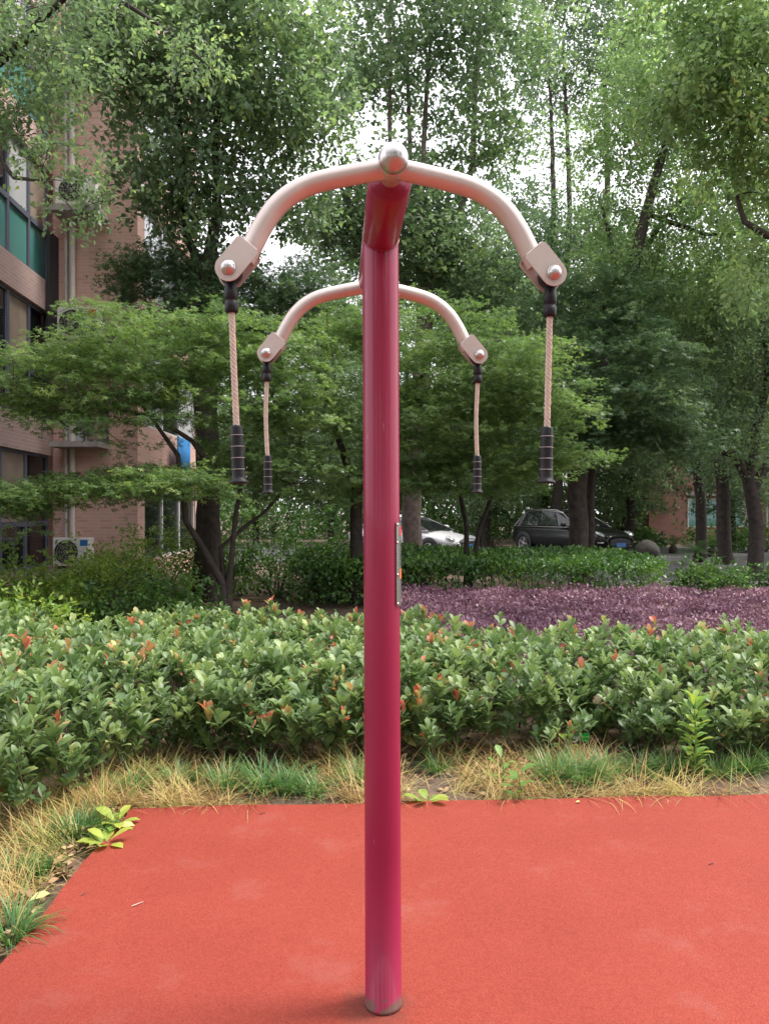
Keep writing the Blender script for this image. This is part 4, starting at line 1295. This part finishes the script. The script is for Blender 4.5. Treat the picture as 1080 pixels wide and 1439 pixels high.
    gr = MB(); gr.box((hl - .06, -.48, .40), (hl + .012, .48, .60)); go = gr.build("grille", M_darkmetal, root)
    for j in range(3):
        sl = MB(); sl.box((hl + .012, -.46, .435 + j * .06), (hl + .022, .46, .45 + j * .06)); sl.build("grille_slat", M_steel if not suv else M_black, go)
    pl = MB(); pl.box((hl + .024, -.22, .36), (hl + .034, .22, .50)); pl.build("number_plate", M_blue, root)
    rw = .37 if suv else .33
    for xw in (hl - .95, -hl + .98):
        for sgn in (-1, 1):
            ar = MB(); Mw = Matrix.Translation((xw, sgn * (.955 * k), rw)) @ Matrix.Rotation(-sgn * PI / 2, 4, 'X')
            ar.lathe([(0, .0), (rw + .06, .0), (rw + .07, .02), (rw + .04, .024), (0, .022)], 28, 0, Mw); ar.build("wheel_arch", M_darkmetal, root)
            ty = MB(); Mt = Matrix.Translation((xw, sgn * (.98 * k), rw)) @ Matrix.Rotation(-sgn * PI / 2, 4, 'X')
            ty.lathe([(rw * .66, .0), (rw * .68, .03), (rw * .95, .03), (rw, .0), (rw, -.2), (rw * .7, -.21)], 28, 0, Mt); wt = ty.build("wheel", M_black, root)
            rm = MB(); rm.lathe([(rw * .68, .02), (rw * .63, .028), (rw * .61, .0)], 24, 0, Mt); rm.lathe([(0, .012), (.06, .012), (.07, -.01)], 12, 0, Mt)
            for j in range(5):
                q = j * 2 * PI / 5
                rm.box((.05, -.028, -.01), (rw * .64, .028, .012), 0, Mt @ Matrix.Rotation(q, 4, 'Z'))
            rm.build("rim", M_steel, wt)
    return root


M_lamp = plain("lamp_glass", (.55, .56, .58), .08, .5)
M_paintb = plain("black_car_paint", (.005, .005, .006), .3, 0, coat=.35, spec=.3)
M_paintw = plain("white_car_paint", (.60, .60, .61), .3, 0, coat=.5)
car("parked_car", "black sport utility car parked behind the thick dark trunk", (P(800, 0, 28.2).x, 28.2, 0), math.radians(-60), M_paintb)
car("parked_car", "white saloon car glimpsed between trunks behind the crimson post", (P(578, 0, 26.5).x, 26.5, 0), math.radians(-38), M_paintw, 4.6, 1.84, 1.47, False)


# ------------------------------------------------------------------ grass strip
def blades(n, foot, az, L, lean, w, segs=4, lay=.3):
    """arched ribbon blades; returns verts, faces arrays"""
    t = np.linspace(0, 1, segs + 1)
    dirx = np.stack([np.cos(az), np.sin(az)], 1)
    side = np.stack([-np.sin(az), np.cos(az)], 1)
    th = lean[:, None] * (lay + (1 - lay) * t[None, :])
    dl = L[:, None] / segs
    hx = np.concatenate([np.zeros((n, 1)), np.cumsum(np.sin(th[:, :-1] + lean[:, None] / segs * .35) * dl, 1)], 1)
    hz = np.concatenate([np.zeros((n, 1)), np.cumsum(np.cos(th[:, :-1] + lean[:, None] / segs * .35) * dl, 1)], 1)
    hz = np.maximum(hz, .004 - foot[:, 2:3] * 0)
    wd = w[:, None] * (1 - t[None, :] ** 2 * .9)
    cx = foot[:, None, 0] + dirx[:, None, 0] * hx; cyy = foot[:, None, 1] + dirx[:, None, 1] * hx; cz = foot[:, None, 2] + hz
    Lf = np.stack([cx - side[:, None, 0] * wd, cyy - side[:, None, 1] * wd, cz], 2)
    Rt = np.stack([cx + side[:, None, 0] * wd, cyy + side[:, None, 1] * wd, cz], 2)
    V = np.stack([Lf, Rt], 2).reshape(n, -1, 3)
    k = 2 * (segs + 1)
    f = []
    for i in range(segs):
        f += [(2 * i, 2 * i + 1, 2 * i + 3), (2 * i, 2 * i + 3, 2 * i + 2)]
    return V, np.array(f), k


def blade_mesh(name, V, f, k, R, mat):
    n = len(V); Fc = (f[None] + (np.arange(n) * k)[:, None, None]).reshape(-1); nf = n * len(f)
    me = bpy.data.meshes.new(name)
    me.vertices.add(n * k); me.vertices.foreach_set("co", V.astype(np.float32).ravel())
    me.loops.add(nf * 3); me.loops.foreach_set("vertex_index", Fc.astype(np.int32))
    me.polygons.add(nf); me.polygons.foreach_set("loop_start", np.arange(0, nf * 3, 3, dtype=np.int32))
    at = me.attributes.new("r", 'FLOAT', 'POINT'); at.data.foreach_set("value", np.repeat(np.clip(R, 0, 1), k).astype(np.float32))
    me.materials.append(mat); me.update(calc_edges=True)
    return me


def gpt(u, v):
    Y = EYE * F / (v - 720)
    return (u - 540) / F * Y, Y


TUFTS = []


def tuft(u, v, r=.10, n=150, L=.19, label="", dry=.06):
    r *= 1.3; n = int(n * 1.15); L *= .98
    x, y = gpt(u, v); TUFTS.append((x, y))
    root = empty("grass_tuft", (x, y, -.02)); tag(root, label, "grass tuft", "grass tufts along the rubber edge")
    az = RNG.uniform(0, 2 * PI, n); rr = r * .45 * np.sqrt(RNG.random(n))
    foot = np.stack([np.cos(az) * rr, np.sin(az) * rr, np.zeros(n)], 1)
    az2 = az + RNG.normal(size=n) * .6
    V, f, k = blades(n, foot, az2, L * RNG.uniform(.6, 1.25, n), RNG.uniform(.8, 2.5, n), RNG.uniform(.0020, .0036, n))
    R = np.where(RNG.random(n) < dry, RNG.uniform(.9, 1, n), RNG.uniform(0, .85, n))
    link("blades", blade_mesh("blades", V, f, k, R, M_grass), root)
    return root


GL = "dark green arching grass tuft in the straw strip between hedge and red rubber"
GL2 = "dark green grass tuft along the side edge of the red rubber, by the hedge corner"
for u, v, r_, n_, L_ in [(190, 1108, .11, 150, .18), (255, 1098, .10, 140, .17), (318, 1104, .12, 170, .19), (372, 1106, .13, 210, .21), (405, 1108, .12, 190, .19), (440, 1112, .09, 110, .16), (500, 1098, .10, 130, .18),
                         (615, 1080, .09, 90, .17), (775, 1092, .13, 190, .22), (815, 1094, .14, 220, .22), (850, 1088, .11, 150, .19), (900, 1085, .10, 120, .18), (940, 1084, .11, 150, .19), (1005, 1085, .10, 120, .18), (1045, 1080, .12, 170, .19), (1090, 1078, .12, 150, .19)]:
    tuft(u, v, r_, n_, L_, "dark green arching grass tuft in the straw " + ("near the rubber's back corner" if u < 280 else "midway between rubber corner and crimson post" if u < 470 else
         "close beside the crimson post" if u < 640 else "just in front of the green wrapper" if u < 860 else "beside the tall bushy weed" if u < 1020 else "past the tall bushy weed"))
for u, v, r_, n_, L_ in [(112, 1168, .11, 160, .17), (140, 1160, .07, 80, .13), (62, 1185, .10, 120, .16), (14, 1312, .11, 150, .17), (12, 1235, .10, 120, .16), (52, 1222, .08, 90, .14)]:
    tuft(u, v, r_, n_, L_, "dark green grass tuft along the rubber's side edge " + ("near its back corner" if v < 1190 else "opposite the curled brown leaf" if v < 1290 else "beyond the pale oval leaf"))

# dry straw-coloured grass: bent, matted
def strip_points(n):
    out = []
    while len(out) < n:
        if random.random() < .74:
            x = random.uniform(-1.7, 3.4); e = 4.03 + (x + 1.33) * .057
            y = e + abs(random.gauss(0, .40)) + .03
            if y > 5.4 or random.random() > .12 + .95 * (.5 + .5 * math.sin(x * 4.3 + 1.7 * math.sin(x * 1.9) + y * 2)): continue
        else:
            y = random.uniform(1.6, 4.2); x = -1.37 - abs(random.gauss(0, .24))
            if x < -2.4: continue
        out.append((x, y))
    return np.array(out)


n_ = 12500
pt = strip_points(n_)
# gather into clumps
cl_ = strip_points(260)
j = RNG.integers(0, len(cl_), n_)
mixk = RNG.random(n_) < .72
foot = np.where(mixk[:, None], cl_[j] + RNG.normal(size=(n_, 2)) * .045, pt)
edge_y = 4.03 + (foot[:, 0] + 1.33) * .057
inside = (foot[:, 0] > -1.33) & (foot[:, 1] < edge_y + .015)
foot[:, 1] = np.where(inside & (foot[:, 1] > 3.6), edge_y + .02 + np.abs(RNG.normal(size=n_)) * .2, foot[:, 1])
bad = (foot[:, 0] > -1.34) & (foot[:, 1] < 4.0)
foot[:, 0] = np.where(bad, -1.36 - np.abs(RNG.normal(size=n_)) * .3, foot[:, 0])
tf_ = np.array(TUFTS)
dd = foot[:, None, :] - tf_[None]
ds_ = np.linalg.norm(dd * np.array([1, .8]), axis=2); k_ = ds_.argmin(1)
crowd = (ds_.min(1) < .13) & (RNG.random(n_) < .85)
foot[:, 1] = np.where(crowd, foot[:, 1] + .22, foot[:, 1])
foot = np.concatenate([foot, np.full((n_, 1), -.035)], 1)
ca = RNG.uniform(0, 2 * PI, len(cl_))
az = np.where(mixk, ca[j] + RNG.normal(size=n_) * .75, RNG.uniform(0, 2 * PI, n_))
lft = (foot[:, 0] < -1.34) & (foot[:, 1] < 4.0)
foot[:, 0] = np.where(lft, foot[:, 0] - .05, foot[:, 0])
az = np.where(lft & (np.cos(az) > -.1) & (foot[:, 0] > -1.65) & (RNG.random(n_) < .85), PI - az, az)
V, f, k = blades(n_, foot, az, RNG.uniform(.10, .34, n_), RNG.uniform(1.0, 2.3, n_), RNG.uniform(.0011, .0024, n_), 5, .55)
crr = RNG.random(len(cl_))
R = np.where(mixk, .6 * crr[j] + .4 * RNG.random(n_), RNG.random(n_))
tag(link("dry_grass", blade_mesh("dry_grass", V, f, k, R, M_dry), None, "stuff"), "straw-coloured dead grass matted along the edge of the red rubber", "dry grass")
# litter of dead leaves and chips on the soil
n_ = 4200
pt = strip_points(n_)
pt[:, 1] += RNG.random(n_) * .5
pt[:, 0] = np.where((pt[:, 0] > -1.34) & (pt[:, 1] < 4.1), -1.42, pt[:, 0])
C = np.concatenate([pt, RNG.uniform(-.03, .012, (n_, 1))], 1)
ax = np.concatenate([RNG.normal(size=(n_, 2)), RNG.normal(size=(n_, 1)) * .25], 1)
nr = RNG.normal(size=(n_, 3)) * .4 + np.array([0, 0, 1])
tag(link("leaf_litter", leaf_cloud_mesh("leaf_litter", C, ax, nr, RNG.uniform(.015, .055, n_), RNG.random(n_), T_OVAL, M_litter), None, "stuff"), "brown dead leaf litter on the soil under the hedge", "leaf litter")


# ------------------------------------------------------------------ weeds and fallen leaves
def weed(u, v, label, h, nl, size, spread=.1, tone=(0, .7), up=.4, Lr=1):
    x, y = gpt(u, v)
    root = empty("weed", (x, y, -.03)); tag(root, label, "weed")
    st = MB(); st.tube([(0, 0, 0), (.01, .0, h * .5), (.0, .01, h)], [.006, .005, .002], 6); st.build("stem", M_weedstem, root)
    for i in range(nl):
        f = (i + .6) / nl; q = i * 2.4
        e = random.uniform(-.1, .5) + up * f
        a = np.array([[math.cos(q) * math.cos(e), math.sin(q) * math.cos(e), math.sin(e)]])
        nn = np.array([[-math.cos(q) * math.sin(e), -math.sin(q) * math.sin(e), math.cos(e)]])
        me = leaf_cloud_mesh("leaf", np.array([[0, 0, h * f]]) + a * spread * .15, a, nn, np.array([size * random.uniform(.7, 1.15)]), np.array([random.uniform(*tone)]), T_PHOT, M_weed, True)
        link("leaf", me, root)


M_weedstem = plain("weed_stem", (.14, .20, .06), .7)
weed(975, 1088, "tall bushy fine-leaved weed growing out of the straw in front of the hedge", .47, 60, .095, .1, (.45, .85), .6)
weed(728, 1122, "broad-leaved green weed among straw at the rubber's edge", .17, 9, .10, .1, (.1, .5))
weed(705, 1098, "low broad weed tucked behind the green edge weed", .16, 7, .09, .1, (.3, .8))
weed(600, 1126, "flat pale green rosette weed beside the crimson post at the rubber edge", .03, 9, .12, .1, (.55, 1.0), .1)
weed(335, 1068, "yellow-green young sprout under the hedge in the straw", .15, 9, .07, .1, (.6, 1.0))
weed(165, 1160, "sprawling yellow-green weed at the rubber's corner", .05, 12, .12, .1, (.6, 1.0), .1)
weed(150, 1185, "pale yellowing weed lying along the rubber's side edge", .04, 10, .11, .1, (.7, 1.0), .1)
weed(640, 1060, "thin upright weed leaning on the glossy hedge near the post", .28, 12, .08, .1, (.2, .6))
weed(795, 1070, "thin yellowish weed near the crumpled wrapper", .20, 9, .08, .1, (.6, 1.0))

M_fall = leaf_mat("fallen_leaf", [(0, (.22, .10, .05)), (.5, (.45, .36, .16)), (1, (.46, .50, .20))], .7, .15, .2, 1.0)
for u, v, s_, tone, lb, az in [(160, 1165, .10, .9, "long pale green leaf lying over the rubber's corner", .1), (40, 1278, .085, .8, "pale oval leaf fallen on the grass by the rubber's side edge", .8),
                               (808, 1130, .03, 1., "tiny pale leaf on the back edge of the red rubber", .4), (75, 1225, .08, .25, "curled brown leaf in the straw by the side edge", 1.2),
                               (10, 1190, .09, .1, "big brown dead leaf lying under the hedge corner", .5)]:
    x, y = gpt(u, v)
    me = leaf_cloud_mesh("fallen_leaf", np.zeros((1, 3)), np.array([[math.cos(az), math.sin(az), .12]]), np.array([[0.1, -.2, 1.]]), np.array([s_]), np.array([tone]), T_PHOT, M_fall, True)
    o = link("fallen_leaf", me); o.location = (x, y, .03 if u < 120 else .008); tag(o, lb, "leaf")
# twigs and crumbs on the rubber
for u, v, az, L_, lb in [(995, 1216, .2, .03, "short dark twig lying alone on the red rubber"), (185, 1275, .5, .05, "thin pale straw lying on the rubber near its side edge"),
                         (115, 1260, 1.2, .035, "thin dark straw on the rubber close to the side edge"), (365, 1145, .3, .03, "short twig on the rubber close to the back edge")]:
    x, y = gpt(u, v)
    mb = MB(); mb.tube([(0, 0, .003), (math.cos(az) * L_ * .5, math.sin(az) * L_ * .5, .007), (math.cos(az + .3) * L_, math.sin(az + .3) * L_, .003)], [.0022, .002, .0012], 5)
    o = mb.build("twig", M_stem if "dark" in lb or "short" in lb else M_rope); o.location = (x, y, 0); tag(o, lb, "twig")
# crumpled wrapper under the hedge
M_wg = plain("wrapper_green", (.05, .50, .10), .3); M_ww = plain("wrapper_white", (.75, .78, .76), .3)
x, y = gpt(815, 1052)
wr = empty("wrapper", (x, y, .045)); tag(wr, "crumpled green and white snack wrapper under the hedge", "litter")
for nm, m_, x0, x1 in (("green_end", M_wg, .0, .055), ("white_end", M_ww, -.06, -.001)):
    mb = MB(); vs = []
    for i in range(5):
        for j in range(5):
            vs.append((x0 + (x1 - x0) * i / 4, random.uniform(-.012, .012), j * .014 + random.uniform(-.004, .004)))
    mb.add(vs, [(i * 5 + j, (i + 1) * 5 + j, (i + 1) * 5 + j + 1, i * 5 + j + 1) for i in range(4) for j in range(4)])
    o = mb.build(nm, m_, wr); o.modifiers.new("s", 'SOLIDIFY').thickness = .002

print("objects", len(bpy.data.objects), "tris ~", sum(len(m.polygons) for m in bpy.data.meshes))
